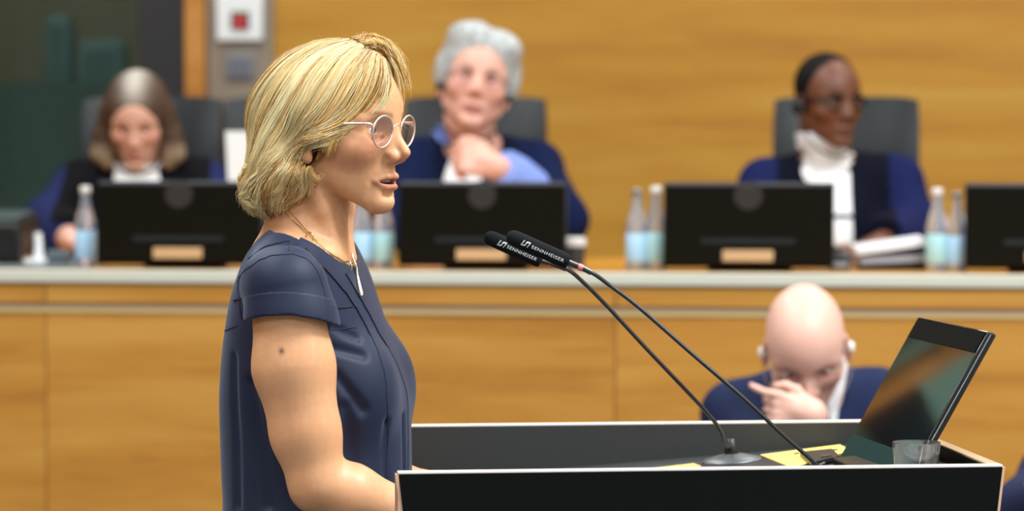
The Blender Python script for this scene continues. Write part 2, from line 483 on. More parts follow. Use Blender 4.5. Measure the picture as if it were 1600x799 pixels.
solid('floor_booth', carpet, -6.5, u325, WV+.1, 4.6, 0, POD)
bt = solid('booth_counter', mat('booth_counter_panel', (66, 92, 88), .6), -6.3, onv(330, 100, 3.2)[0], 3.2, 3.5, POD, onv(100, 128, 3.2)[1], kind=None)
tag(bt, 'dark teal counter behind the booth glass at the left', 'counter')
area_light('booth_fill', tuple(W(-2.4, 2.98, 4.6)), .35, 70, (1.0, .96, .9))  # added to brighten the booth; no lamp is known there
reflection_pale_teal = tag(solid('reflection_panel', mat('reflection_pale_teal', (214, 240, 230), .8), -4.4, -2.205, 2.92, 2.94, 1.9, 3.5, kind=None), 'pale teal panel added beyond the left edge for its reflection in the touch screen', 'blind')  # added panel, out of view, kept pale to show in the touch screen
bs = tag(solid('reflection_slab', mat('reflection_navy', (20, 26, 52), .5), -2.62, -2.27, 2.86, 2.90, 2.39, 2.63, kind=None, bevel=.015), 'dark navy slab added before the pale teal panel for its reflection in the touch screen', 'display')  # added shape, out of view, for the dark patch in the screen reflection
booth_dark = mat('booth_dark', (66, 96, 98), .7)
def booth_seat(px0, px1, pyt, label, v=4.15):
    u0, zt = onv(px0, pyt, v); u1, _ = onv(px1, pyt, v)
    e = empty('booth_chair', tuple(W((u0+u1)/2, v, POD)), GAM, label, 'chair', 'chairs inside the booth')
    bx(MB(), u0, u1, v, v+.09, POD+.55, zt, .035).build('backrest', booth_dark, e)
    bx(MB(), u0+.02, u1-.02, v-.42, v+.02, POD+.42, POD+.5, .03).build('seat', booth_dark, e)
    bx(MB(), (u0+u1)/2-.03, (u0+u1)/2+.03, v-.23, v-.17, POD+.03, POD+.43).build('post', booth_dark, e)
    bx(MB(), (u0+u1)/2-.05, (u0+u1)/2+.05, v-.04, v+.02, POD+.44, POD+.6).build('back_bracket', booth_dark, e)
    bx(MB(), u0+.05, u1-.05, v-.4, v, POD, POD+.04, .015).build('base', booth_dark, e)
booth_seat(66, 112, 24, 'taller teal chair seen dimly through the booth glass')
booth_seat(118, 196, 62, 'wider teal chair seen dimly through the booth glass, right of the taller one', 4.05)

# small wall fittings on the bronze column
u0, z1 = onv(339, -8, WV-.03); u1, z0 = onv(411, 64, WV-.03)
cr_ = empty('card_reader', tuple(W((u0+u1)/2, WV-.02, (z0+z1)/2)), GAM, 'white square wall plate with a small red and green screen, on the bronze column', 'panel')
bx(MB(), u0, u1, WV-.045, WV-.02, z0, z1, .006).build('plate', mat('white_plastic', (226, 228, 230), .4), cr_)
a0, b1 = onv(361, 18, WV-.05); a1, b0 = onv(389, 46, WV-.05)
scr = bx(MB(), a0, a1, WV-.052, WV-.045, b0, b1, .002).build('screen', mat('reader_screen', (34, 26, 26), .3), cr_)
bx(MB(), a0+.008, a1-.008, WV-.055, WV-.052, b0+.004, b1-.012).build('red_figure', mat('reader_red', (178, 44, 50), .4), scr)
bx(MB(), a0+.008, a1-.008, WV-.055, WV-.052, b1-.010, b1-.004).build('green_bar', mat('reader_green', (70, 110, 50), .4), scr)
u0, z1 = onv(352, 80, WV-.03); u1, z0 = onv(398, 124, WV-.03)
sw = empty('wall_socket', tuple(W((u0+u1)/2, WV-.02, (z0+z1)/2)), GAM, 'grey wall socket plate below the white card reader', 'socket')
bx(MB(), u0, u1, WV-.032, WV-.02, z0, z1, .004).build('plate', mat('grey_plastic', (126, 122, 122), .45), sw)
bx(MB(), u0+.012, u1-.012, WV-.036, WV-.031, z0+.008, z1-.022, .002).build('cover', mat('blue_grey_plastic', (98, 100, 112), .45), sw)

# ------------------------------------------------------------------ the judges' bench
bench = empty('judges_bench', tuple(W(0, .3, 0)), GAM, 'long wood veneered judges bench with a pale front edge strip, across the hall', 'bench')
ZT = onv(800, 425.5, 0)[1]; ZB = onv(800, 445.5, 0)[1]; ZU = onv(800, 478.5, 0)[1]; ZG = onv(800, 486.5, 0)[1]
solid('worktop', top_wood, -4.6, 4.6, .022, .80, ZB, ZT, bench)
solid('edge_strip', grey_strip, -4.6, 4.6, -.012, .022, ZB, ZT, bench, .004)
solid('shadow_groove', groove_m, -4.6, 4.6, .006, .05, ZG, ZU, bench)
solid('lit_edge', mat('lit_edge_wood', (190, 164, 110), .45), -4.6, 4.6, -.004, .05, ZG-.010, ZG, bench, .001)  # panel top edge catching the light, put in as a paler strip
solid('carcass', dark_frame, -4.6, 4.6, .05, .10, .06, ZB, bench)
solid('plinth', dark_frame, -4.6, 4.6, .03, .06, 0, .08, bench)
seams = [onv(x, 640, 0)[0] for x in (72, 961)]; pw = seams[1]-seams[0]
us = [seams[0]-2*pw, seams[0]-pw, seams[0], seams[1], seams[1]+pw, seams[1]+2*pw]
for a, b in zip(us, us[1:]):
    solid('panel', bench_wood, a+.0012, b-.0012, 0, .05, .08, ZG-.010, bench, .0015)
    solid('top_board', bench_wood, a+.0012, b-.0012, 0, .05, ZU, ZB, bench, .0015)
grey_mat = mat('writing_mat', (108, 118, 122), .35)
u0, u1 = onv(-60, 420, .1)[0], onv(142, 420, .1)[0]
m_ = solid('desk_mat', grey_mat, u0, u1, .04, .46, ZT, ZT+.004, kind=None, bevel=.0015); tag(m_, 'grey leather desk mat at the left end of the bench top', 'mat')
# ------------------------------------------------------------------ things on the bench
black_plastic = mat('black_plastic', (15, 11, 4), .6, spec=.06)
black_edge = mat('black_edge', (40, 40, 44), .5)
logo_grey = mat('logo_grey', (44, 39, 35), .6, spec=.2)
tan_label = mat('tan_nameplate', (186, 148, 104), .55)
def monitor_parts(root, w, h, tilt=R(7)):
    """local frame: u along the bench, v away from the camera, z up; back of the screen faces the camera"""
    T = Matrix.Translation((0, .03, .012)) @ Matrix.Rotation(-tilt, 4, 'X')
    bk = lambda n, m, c, s, p, bv=.003: MB().box(c, s, T, bv).build(n, m, p, world_coords=False)
    case = bk('case', black_plastic, (0, 0, h/2), (w, .022, h), root, .005)
    bk('bezel', black_edge, (0, .014, h/2+.001), (w+.004, .008, h+.004), root, .002)
    bk('top_strip', mat('bezel_slate', (58, 58, 64), .5), (0, -.0085, h-.0045), (w-.004, .008, .009), case, .002)
    bk('display', mat('display_glass', (14, 16, 20), .12), (0, .0185, h/2), (w-.018, .002, h-.018), root, .0005)
    bk('vent_strip', mat('vent_grey', (24, 26, 27), .6, spec=.2), (0, -.0115, h*.30), (w*.56, .003, h*.07), case, .001)
    bk('logo', logo_grey, (0, 0, 0), (.001, .001, .001), case, 0).data.clear_geometry()
    lg = [o for o in case.children if o.name.startswith('logo')][-1]
    mb = MB(); M = T @ Matrix.Translation((0, -.0105, h*.845)) @ Matrix.Rotation(R(90), 4, 'X')
    mb.lathe([(0, 0), (.0335, 0), (.0345, .001), (.034, .0022), (.0290, .0022), (.0285, .0012), (0, .0012)], M, 28)
    mb.box((0, 0, .0016), (.042, .011, .0012), M, .0004, 1)
    bm = mb.bm; bmesh.ops.recalc_face_normals(bm, faces=bm.faces); bm.to_mesh(lg.data); bm.free()
    bk('nameplate', tan_label, (0, -.0125, h*.125), (w*.30, .004, h*.135), case, .002)
    bk('foot', black_plastic, (0, .05, .004), (w*.5, .12, .008), root, .003)
    bk('neck', black_plastic, (0, .022, .03), (w*.22, .02, .06), root, .004)
def monitor(px0, px1, pyt, pyb, label, v=.07, proto=None):
    u0, z0 = onv(px0, pyb, v); u1, z1 = onv(px1, pyt, v)
    e = empty('monitor', tuple(W((u0+u1)/2, v-.02, ZT)), GAM, label, 'monitor', 'monitors on the bench')
    if proto is None: monitor_parts(e, u1-u0, (onv(px0, pyt, v)[1]-ZT)*1.0)
    else:
        for ch in proto.children: copy_tree(ch, e)
    return e
m0 = monitor(150, 405, 291, 420, 'black monitor seen from behind, in front of the long-haired judge at the left')
monitor(625, 879, 291, 420, 'black monitor seen from behind, in front of the white-haired judge', proto=m0)
monitor(1042, 1296, 291, 420, 'black monitor seen from behind, in front of the judge with dark glasses', proto=m0)
monitor(1517, 1771, 297, 424, 'black monitor seen from behind, cut off at the right edge of the view', proto=m0)

bottle_glass = mat('bottle_glass', (228, 234, 246), .06, Transmission_Weight=.78, IOR=1.25)
label_blue = mat('bottle_label_blue', (168, 208, 238), .5)
label_teal = mat('bottle_label_teal', (164, 208, 214), .5)
cap_white = mat('bottle_cap_white', (232, 228, 222), .35)
cap_grey = mat('bottle_cap_grey', (150, 142, 140), .3, .5)
def bottle_parts(root, s, lab, capm):
    b = lambda n, prof, m, p: MB().lathe([(r*s, z*s) for r, z in prof], None, 24).build(n, m, p, world_coords=False)
    g = b('glass', [(0, .001), (.026, .001), (.0285, .006), (.0285, .105), (.0275, .118), (.0215, .142), (.0140, .168), (.0120, .186), (.0120, .198), (.0128, .200), (.0128, .2045), (0, .2045)], bottle_glass, root)
    b('label', [(.0288, .022), (.0294, .023), (.0294, .096), (.0288, .097)], lab, g)
    b('cap', [(.0135, .199), (.0142, .200), (.0142, .214), (.0128, .2165), (0, .2165)], capm, root)
def bottle(px, pyb, pyt, label, group, lab=label_blue, capm=cap_white, proto=None):
    v = .15; u = onv(px, 400, v)[0]; p = W(u, v, ZT)
    e = empty('water_bottle', tuple(p), 0, label, 'bottle', group)
    s = (onv(px, pyt, v)[1]-ZT)/.2165
    bottle_parts(e, s, lab, capm); return e
bottle(134, 418, 291, 'clear water bottle with blue label, left of the leftmost monitor', 'water bottles on the bench')
bottle(565, 416, 294, 'water bottle just behind the speaker chin, left one of that pair', 'water bottles on the bench', label_blue, cap_grey)
bottle(599, 416, 294, 'water bottle just behind the speaker chin, right one of that pair', 'water bottles on the bench', label_teal)
bottle(995, 421, 295, 'grey capped water bottle with pale blue label, left one of the pair in the middle', 'water bottles on the bench', label_blue, cap_grey)
bottle(1025, 421, 291, 'white capped water bottle with teal label, touching the third monitor from the left', 'water bottles on the bench', label_teal)
bottle(1464, 427, 294, 'white capped water bottle with teal label, beside the binder', 'water bottles on the bench', label_teal)
bottle(1495, 427, 300, 'grey capped water bottle with pale blue label, next to the rightmost monitor', 'water bottles on the bench', label_blue, cap_grey)
# cups and consoles
def cup(px, pyt, pw, label, v=.2, body=(52, 54, 62), lid=(214, 212, 208)):
    u, zt = onv(px, pyt, v); r = pw/2*8.6/F_PX; h = zt-ZT
    e = empty('cup', tuple(W(u, v, ZT)), 0, label, 'cup')
    MB().lathe([(0, .0), (r*.80, 0), (r*.84, .003), (r, h*.72), (r, h*.74)]).build('body', mat('cup_dark', body, .4), e, world_coords=False)
    MB().lathe([(r*1.04, h*.72), (r*1.06, h*.78), (r*1.0, h*.98), (r*.9, h), (0, h)]).build('lid', mat('cup_lid', lid, .4), e, world_coords=False)
cup(897, 371, 36, 'dark cup with a white lid, right of the second monitor')
u, z = onv(1312, 388, .2)
e = empty('desk_console', tuple(W(u, .2, ZT)), GAM, 'small dark console on the bench right of the third monitor', 'console')
MB().box((0, 0, .022), (.055, .06, .044), None, .01).build('housing', mat('console_dark', (44, 46, 50), .4), e, world_coords=False)
MB().box((0, -.031, .014), (.04, .004, .012), None, .001).build('display', mat('console_grey', (150, 156, 166), .3), e, world_coords=False)
# console at the far left: dark unit, white upright switch
u0, z1 = onv(-70, 356, .3); u1, _ = onv(48, 356, .3)
e = empty('desk_unit', tuple(W((u0+u1)/2, .3, ZT+.016)), GAM, 'low black desk unit at the left edge of the bench', 'device')
MB().box((0, 0, .052), (u1-u0, .20, .096), Matrix.Rotation(R(6), 4, 'X'), .012).build('housing', mat('unit_black', (12, 13, 14), .4), e, world_coords=False)
MB().box((0, -.0, .105), (u1-u0-.02, .16, .008), Matrix.Rotation(R(6), 4, 'X'), .003).build('top_cover', mat('unit_grey', (60, 74, 76), .35), e, world_coords=False)
u, z = onv(60, 352, .24)
e = empty('call_switch', tuple(W(u, .24, ZT+.004)), GAM, 'white upright switch on a small white foot beside the black desk unit', 'switch')
wp = mat('white_plastic', (226, 228, 230), .4)
MB().box((-.004, 0, .006), (.055, .06, .012), None, .004).build('foot', wp, e, world_coords=False)
MB().tube([(0, 0, .01), (0, .002, .04), (-.003, .006, .075)], [.014, .0105, .0095], 14).build('lever', wp, e, world_coords=False)
u, z = onv(92, 390, .26)
MBo = MB().box((0, 0, .016), (.058, .05, .032), Matrix.Translation(W(u, .26, ZT+.004)) @ Matrix.Rotation(GAM, 4, 'Z'), .006).build('headset_box', mat('box_slate', (92, 104, 112), .4))
tag(MBo, 'small slate box on the desk mat, left of the bottle', 'box')
# paper binder in front of the right judge
e = empty('ring_binder', tuple(W(onv(1395, 395, .30)[0], .30, ZT)), GAM+R(4), 'open stack of white papers in a dark binder, at the right judge elbow', 'binder')
ua = (onv(1448, 395, .3)[0]-onv(1338, 395, .3)[0])/2
wp2 = mat('paper_white', (226, 228, 236), .7); bd = mat('binder_dark', (40, 44, 58), .5)
bk = lambda n, m, c, s, rot, bv=.002: MB().box(c, s, Matrix.Rotation(R(rot), 4, 'Y'), bv).build(n, m, e, world_coords=False)
bk('cover', bd, (0, .02, .010), (ua*2.0, .22, .012), -1)
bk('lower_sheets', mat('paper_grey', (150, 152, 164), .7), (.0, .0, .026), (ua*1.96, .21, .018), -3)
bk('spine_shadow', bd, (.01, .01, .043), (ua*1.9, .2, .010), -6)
bk('top_sheets', wp2, (-.004, -.012, .058), (ua*1.98, .21, .018), -8)
# white upright document holder half hidden behind the speaker's hair
u0, z1 = onv(352, 205, .5); u1, z0 = onv(408, 290, .5)
e = empty('document_holder', tuple(W((u0+u1)/2, .5, ZT)), GAM, 'white upright document holder half hidden behind the speaker hair', 'holder')
hh = z1-ZT; w_ = u1-u0
MB().prism([(-w_/2, 0, hh), (w_/2, 0, hh), (w_/2*.95, 0, hh*.35), (w_*.30, 0, hh*.20), (-w_*.18, 0, hh*.24), (-w_/2*.80, 0, hh*.42)], (0, .008, 0)).build('sheet', mat('holder_white', (232, 234, 236), .4), e, world_coords=False)
MB().box((w_*.08, .012, hh*.14), (.03, .012, hh*.28), None, .002).build('stem', black_plastic, e, world_coords=False)
MB().box((w_*.08, .02, .006), (.12, .1, .012), None, .003).build('foot', black_plastic, e, world_coords=False)

# ------------------------------------------------------------------ chairs
leather = mat('black_leather', (19, 24, 29), .4, spec=.32); add_noise_bump(leather, 90, .15, .002, 3)
chair_metal = mat('chair_metal', (60, 62, 66), .3, .8)
def chair_parts(root, w=.46, top=1.20, seat=.46):
    L = lambda n, mb, m=leather, p=root: mb.build(n, m, p, world_coords=False)
    # curved padded back: x along width, y backwards (+) from the sitter who looks to -y
    def pad(n, z0, z1, th, wv, p):
        mb = MB(); xs = np.linspace(-1, 1, 11); rows = np.linspace(0, 1, 9); vf, vb = [], []
        for t in rows:
            for x in xs:
                e_ = (1-abs(x)**6*.12)*(1)
                sq = 1-.02*max(0, t-.9)*10*(abs(x)**3)
                z = z0+(z1-z0)*t - .009*abs(x)**6*(t > .95); y = .20+.10*((z-seat)/(top-seat)) - .035*x*x
                bul = th*.5*(1-abs(x)**6*.5)*(1-(2*abs(t-.5))**6*.6)
                vf.append(mb.bm.verts.new((x*w/2*sq*wv, y-bul, z))); vb.append(mb.bm.verts.new((x*w/2*sq*wv, y+bul+.012, z)))
        n_ = len(xs)
        for g, s in ((vf, 1), (vb, -1)):
            for i in range(len(rows)-1):
                for j in range(n_-1):
                    q = [g[i*n_+j], g[i*n_+j+1], g[(i+1)*n_+j+1], g[(i+1)*n_+j]]; mb.bm.faces.new(q if s > 0 else q[::-1])
        per = [i for i in range(n_)]+[(i+1)*n_-1 for i in range(1, len(rows))]+[(len(rows)-1)*n_+j for j in range(n_-2, -1, -1)]+[i*n_ for i in range(len(rows)-2, 0, -1)]
        for i in range(len(per)):
            a, b = per[i], per[(i+1) % len(per)]; mb.bm.faces.new((vf[a], vb[a], vb[b], vf[b]))
        return mb.build(n, leather, p, world_coords=False, angle=60)
    back = pad('backrest', seat+.06, top, .09, 1.0, root)
    L('seat', MB().box((0, -.04, seat-.05), (w+.06, .50, .10), None, .035, 3))
    for s in (-1, 1):
        a = MB().tube(spline([(s*(w/2+.05), -.18, seat+.19), (s*(w/2+.055), .0, seat+.20), (s*(w/2+.05), .16, seat+.19)], 4), .022, 10, flat=1.4).build('armrest', leather, root, world_coords=False)
        MB().tube(spline([(s*(w/2+.02), -.02, seat-.07), (s*(w/2+.07), -.02, seat+.02), (s*(w/2+.055), -.02, seat+.185)], 4), .014, 8).build('arm_support', chair_metal, a, world_coords=False)
    L('gas_column', MB().tube([(0, -.04, .08), (0, -.04, seat-.09)], .028, 14), chair_metal)
    L('back_bracket', MB().tube(spline([(0, .05, seat-.09), (0, .24, seat-.06), (0, .26, seat+.12)], 4), .02, 8), chair_metal)
    for i in range(5):
        a = 2*PI*i/5+.3; p = Vector((math.cos(a)*.28, -.04+math.sin(a)*.28, .06))
        lg = L('leg', MB().tube([(0, -.04, .10), p], [.022, .014], 8), chair_metal)
        MB().tube([p+Vector((-.012, 0, -.033)), p+Vector((.012, 0, -.033))], .027, 14).build('caster', black_plastic, lg, world_coords=False)
def chair(px, pyt, v, label, proto=None, rz=0.0):
    u, zt = onv(px, pyt, v+.30); e = empty('office_chair', tuple(W(u, v, POD)), GAM+rz, label, 'chair', 'black leather chairs behind the bench')
    if proto is None: chair_parts(e, w=onv(1435, 152, v+.3)[0]-onv(1210, 152, v+.3)[0]+.005, top=zt-POD)
    else:
        for ch in proto.children: copy_tree(ch, e)
    return e
c0 = chair(1323, 151, 1.22, 'black leather chair behind the judge with dark glasses')
c1 = chair(745, 148, 1.22, 'black leather chair behind the white-haired judge', c0)
for ch in c1.children:
    if ch.name.startswith('armrest'): ch.location.z = .20
chair(243, 145, 1.22, 'black leather chair behind the long-haired judge', c0)
chair(455, 147, 2.02, 'empty black leather chair mostly hidden behind the speaker head', c0)
# ------------------------------------------------------------------ the lectern and what stands on it
lec_black = mat('lectern_black', (8, 10, 11), .45, spec=.14); add_noise_bump(lec_black, 60, .04, .002)
lec_inner = mat('lectern_inner', (46, 48, 49), .5)
edge_m = mat('lectern_edge', (214, 176, 150), .35); edge_w = mat('lectern_edge_pale', (228, 222, 216), .3)
NL, NR = A(622, 741, 4.72), A(1567, 731.5, 4.815)         # near panel, top corners
RZ = (NL[2]+NR[2])/2; NL[2] = NR[2] = RZ
ax_l = (NR-NL); Lw = np.linalg.norm(ax_l); ul = ax_l/Lw; vl = np.array((-ul[1], ul[0], 0)); LYAW = math.atan2(ul[1], ul[0])
DEP = .70
lect = empty('lectern', tuple((NL+NR)/2+vl*DEP/2-np.array((0, 0, RZ))), LYAW, 'wide black lectern with raised sides and thin pale edges, in the foreground', 'lectern')
LC = (NL+NR)/2+vl*DEP/2
def lp(x, y, z): return Vector(LC+ul*x+vl*y+np.array((0, 0, z)))       # x along, y away, z from the rim
TAPER = .115
def wall_panel(name, x0, x1, y0, y1, ztop, zbot, m, parent=lect, taper=True, bev=.0012):
    k = TAPER*(ztop-zbot) if taper else 0
    mb = MB(); P = [(x0, y0, ztop), (x1, y0, ztop), (x1, y1, ztop), (x0, y1, ztop)]
    x0b = x0+(k if x0 < -.3 else 0)-0; x1b = x1-(k if x1 > .3 else 0); x0b = x0b if not (x0 > .3) else x0-k
    Q = [(x0b, y0, zbot), (x1b, y0, zbot), (x1b, y1, zbot), (x0b, y1, zbot)]
    a = [mb.bm.verts.new(lp(*p)) for p in P]; b = [mb.bm.verts.new(lp(*p)) for p in Q]
    mb.bm.faces.new(a); mb.bm.faces.new(b[::-1])
    for i in range(4): mb.bm.faces.new((a[i], b[i], b[(i+1) % 4], a[(i+1) % 4]))
    return mb.build(name, m, parent, smooth=False)
hx, hy, T = Lw/2, DEP/2, .018
ZBOT = -RZ+.04
near = wall_panel('near_side', -hx, hx, -hy, -hy+T, 0, ZBOT, lec_black)
far = wall_panel('far_side', -hx, hx, hy-T, hy, 0, ZBOT, lec_inner)
right = wall_panel('end_side', hx-T, hx, -hy+T, hy-T, 0, ZBOT, lec_black)
def edge(name, x0, x1, y0, y1, m, parent): MB().box((0, 0, 0), (x1-x0, y1-y0, .0035), Matrix.Translation(lp((x0+x1)/2, (y0+y1)/2, .0018)) @ Matrix.Rotation(LYAW, 4, 'Z'), .0008, 1).build(name, m, parent)
edge('top_edge', -hx, hx, -hy, -hy+T, edge_w, near); edge('top_edge', -hx, hx, hy-T, hy, edge_w, far); edge('top_edge', hx-T, hx, -hy+T, hy-T, mat('lectern_edge_tan', (170, 142, 112), .4), right)
wall_panel('upright_edge', hx-.0005, hx+.003, -hy-.001, -hy+T, 0, ZBOT, edge_m, near); wall_panel('upright_edge', -hx-.003, -hx+.0005, -hy-.001, -hy+T, 0, ZBOT, edge_m, near)
# sloping tray
TX0, TX1, TZ0, TZ1 = -hx+.03, hx-T, -.085, -.030
def tz(x): return TZ0+(TZ1-TZ0)*(x-TX0)/(TX1-TX0)
mb = MB(); pr = [(TX0, TZ0), (TX1, TZ1), (TX1, TZ1-.02), (TX0, TZ0-.02)]
a = [mb.bm.verts.new(lp(x, -hy+T, z)) for x, z in pr]; b = [mb.bm.verts.new(lp(x, hy-T, z)) for x, z in pr]
mb.bm.faces.new(a[::-1]); mb.bm.faces.new(b)
for i in range(4): mb.bm.faces.new((a[i], a[(i+1) % 4], b[(i+1) % 4], b[i]))
mb.build('tray', lec_inner, lect, smooth=False)
wall_panel('foot_plate', -hx+.2, hx-.2, -hy+.02, hy-.02, ZBOT+.002, -RZ, lec_black, taper=False)
TILT = math.atan2(TZ1-TZ0, TX1-TX0)
def tray_M(x, y, h=0.0): return Matrix.Translation(lp(x, y, tz(x)+h)) @ Matrix.Rotation(LYAW, 4, 'Z') @ Matrix.Rotation(-TILT, 4, 'Y')
def on_tray(px, py):
    """lectern (x, y) that the photograph shows at a pixel of the tray"""
    a, b = A(px, py, 1.0), A(px, py, 2.0); d = b-a
    f = lambda t: (lambda p: (p @ np.array((0, 0, 1.0))-LC[2])-tz((p-LC) @ ul))(a+d*t)
    t0, t1 = 2.0, 6.5; f0 = f(t0)
    for _ in range(60):
        tm = (t0+t1)/2
        if (f(tm) > 0) == (f0 > 0): t0 = tm
        else: t1 = tm
    p = a+d*t0-LC; return float(p @ ul), float(p @ vl)

# ---- goose-neck microphones
foam = mat('foam', (22, 26, 28), .95, spec=.15); add_noise_bump(foam, 700, .6, .001, 2)
shaft_m = mat('black_metal', (66, 67, 70), .24, .6, spec=1.0)
chrome = mat('bright_steel', (150, 150, 152), .18, 1.0)
pink = mat('pink_ring', (232, 116, 118), .4)
white_ink = mat('white_ink', (222, 226, 228), .6)
def lettering(text, size):
    cu = bpy.data.curves.new('lettering', 'FONT'); cu.body = text; cu.size = size; cu.extrude = 0; cu.align_x = 'LEFT'; cu.align_y = 'CENTER'; cu.space_character = 1.12
    o = bpy.data.objects.new('lettering', cu); C.objects.link(o)
    dg = bpy.context.evaluated_depsgraph_get(); dg.update()
    me = bpy.data.meshes.new_from_object(o.evaluated_get(dg)); bpy.data.objects.remove(o); bpy.data.curves.remove(cu)
    return me
def microphone(head, foot, Yh, Yf, label, base_xy, ring_px, ch=1.0):
    """head: pixels tip, foam end, shaft end (depth Yh); foot: the goose neck down to the base (depth Yf)"""
    hp = [at(*p, Yh) for p in head]
    bx_, by_ = base_xy
    M = tray_M(bx_, by_); bp = M @ Vector((0, 0, 0))
    e = empty('microphone', tuple(bp), LYAW, label, 'microphone', 'microphones on the lectern')
    tip, fe, se = hp
    ax = (fe-tip).normalized(); L = (fe-tip).length; rr = .0112
    prof = [(0, 0), (.0045, .0007), (.0085, .004), (.0105, .0085), (.0112, .014), (.0112, L-.010), (.0108, L-.004), (.0095, L-.0005), (.0055, L), (0, L)]
    rot = Vector((0, 0, 1)).rotation_difference(ax).to_matrix().to_4x4()
    fo = MB().lathe(prof, Matrix.Translation(tip) @ rot, 24).build('windscreen', foam, e)
    n = len(foot); ys = np.linspace(Yh, Yf, n+1)[1:]
    path = [fe-ax*.004, se]+[at(*p, y) for p, y in zip(foot, ys)]
    path[-1] = M @ Vector((0, 0, .018))
    S = spline(path, 8); k = 9
    MB().tube(S[:k], .0043, 12).build('capsule_tube', shaft_m, e)
    MB().tube(S[k-1:], .0031, 10).build('gooseneck', shaft_m, e)
    rp = at(*ring_px, Yh); MB().tube([rp-ax*.0035, rp+ax*.0035], .0050, 14).build('ring', pink, e)
    b = MB().lathe([(0, -.001), (.044, -.001), (.046, .002), (.043, .0055), (.030, .0085), (.020, .0115), (.012, .013), (0, .0135)], M, 36).build('base', mat('mic_base', (92, 96, 98), .36, .4), e)
    MB().lathe([(.011, .010), (.0105, .012+.008*ch), (.007, .012+.022*ch), (.004, .012+.024*ch)], M, 20).build('collar', mat('collar_black', (16, 16, 18), .4), e)
    # lettering printed round the foam, facing the hall
    cam_side = (Vector((0, 0, CAM_Z))-(tip+fe)/2); vside = (cam_side-ax*cam_side.dot(ax)).normalized(); w = ax.cross(vside).normalized()
    if w.z < 0: w = -w
    def wrap(me, s0, dn, mname='brand_lettering'):
        for v in me.vertices:
            s, t = s0+v.co.x, v.co.y+dn; an = t/(rr+.0003)
            v.co = tip+ax*s+(vside*math.cos(an)+w*math.sin(an))*(rr+.0004)
        o = link(mname, me, white_ink, fo); return o
    t = lettering('SENNHEISER', .0068)
    wd = max(v.co.x for v in t.vertices)
    for v in t.vertices: v.co.x *= L*.52/wd
    wrap(t, L*.40, -.0015)
    # the slanted S mark in its box
    mb = MB(); sx = .0105; sy = .0085
    def poly(pts): mb.bm.faces.new([mb.bm.verts.new((x*sx, y*sy, 0)) for x, y in pts])
    sk = .25
    def sh(x, y): return (x+sk*y, y)
    for q in ([(0, .0), (.10, 0), (.10, 1), (0, 1)], [(.9, 0), (1.0, 0), (1.0, 1), (.9, 1)], [(.10, .0), (.42, 0), (.50, .40), (.30, .22), (.10, .18)],
              [(.58, 1.0), (.9, 1.0), (.9, .82), (.70, .78), (.50, .60)], [(.42, .0), (.60, .12), (.60, .50), (.50, .60), (.50, .40)], [(.42, .9), (.58, 1.0), (.50, .60), (.40, .50)]):
        poly([sh(*p) for p in q])
    bmesh.ops.subdivide_edges(mb.bm, edges=mb.bm.edges, cuts=1)
    me = bpy.data.meshes.new('brand_mark'); mb.bm.to_mesh(me); mb.bm.free()
    wrap(me, L*.24, -.0052, 'brand_mark')
    return e
b1 = on_tray(1144, 722); b2 = on_tray(1289, 744)
microphone([(757, 368), (846, 408), (884, 420)], [(910, 440), (950, 480), (1010, 545), (1070, 608), (1112, 654), (1127, 676), (1133, 694), (1137, 712)], 5.10, A(1140, 722, 1)[1]*0+float(lp(*b1, 0)[1]), 'gooseneck microphone on the far side, its foot in view on the lectern', b1, (861, 413))
microphone([(792, 367), (889, 410), (924, 426)], [(950, 444), (1000, 482), (1080, 552), (1160, 621), (1220, 677), (1262, 714), (1277, 728), (1288, 739)], 5.02, float(lp(*b2, 0)[1]), 'gooseneck microphone on the near side, its foot hidden by the lectern edge', b2, (907, 418), .12)

# ---- touch screen tilted back towards the speaker
FT, NT = A(1439, 494, 5.30), A(1549, 519, 4.955)
FB = A(1303, 724, 5.30)
wv_ = NT-FT; wv_[2] = 0; Wd = np.linalg.norm(wv_); wd = wv_/Wd
hv = FT-FB; hv = hv-wd*(hv @ wd); Ht = np.linalg.norm(hv); hd = hv/Ht
nrm = np.cross(wd, hd); nrm = nrm if nrm[0] < 0 else -nrm
SM = Matrix((tuple(wd)+(0,), tuple(hd)+(0,), tuple(nrm)+(0,), (0, 0, 0, 1))).transposed(); SM.translation = Vector((FT+FB)/2+wd*Wd/2)
scr_c = tuple((FB+wd*Wd/2)); 
screen = empty('touch_screen', scr_c, LYAW, 'black touch screen leaning back on the right of the lectern', 'screen')
sc_case = MB().box((0, 0, -.0085), (Wd, Ht, .011), SM, .003).build('case', mat('screen_case', (16, 16, 18), .4), screen)
gl_m = mat('screen_glass', (7, 15, 17), .05, spec=.9); gl_m.node_tree.nodes['Principled BSDF'].inputs['Coat Weight'].default_value = 1.0; gl_m.node_tree.nodes['Principled BSDF'].inputs['IOR'].default_value = 1.75
MB().box((0, 0, -.0015), (Wd-.004, Ht-.004, .003), SM, .001).build('glass', gl_m, screen)
MB().box((0, Ht*.42, .0006), (Wd-.012, Ht*.13, .0012), SM, .0003, 1).build('top_bezel', mat('bezel_black', (11, 14, 15), .5, spec=.05), screen)
MB().box((0, -Ht*.395, .0006), (Wd-.012, Ht*.19, .0012), SM, .0003, 1).build('lower_bezel', mat('bezel_teal', (30, 56, 54), .45, spec=.08), screen)
MB().box((Wd/2+.0004, 0, -.006), (.0016, Ht*.97, .002), SM, .0005, 1).build('metal_rim', mat('rim_grey', (120, 122, 124), .25, .9), screen)
hb = SM @ Vector((0, -Ht/2, -.012))
xb, yb = float((np.array(hb)-LC) @ ul), float((np.array(hb)-LC) @ vl)
MT = tray_M(xb+.04, yb)
foot = MB().box((0, 0, .006), (.16, Wd*.6, .012), MT, .003).build('foot', mat('screen_case', (16, 16, 18), .4), screen)
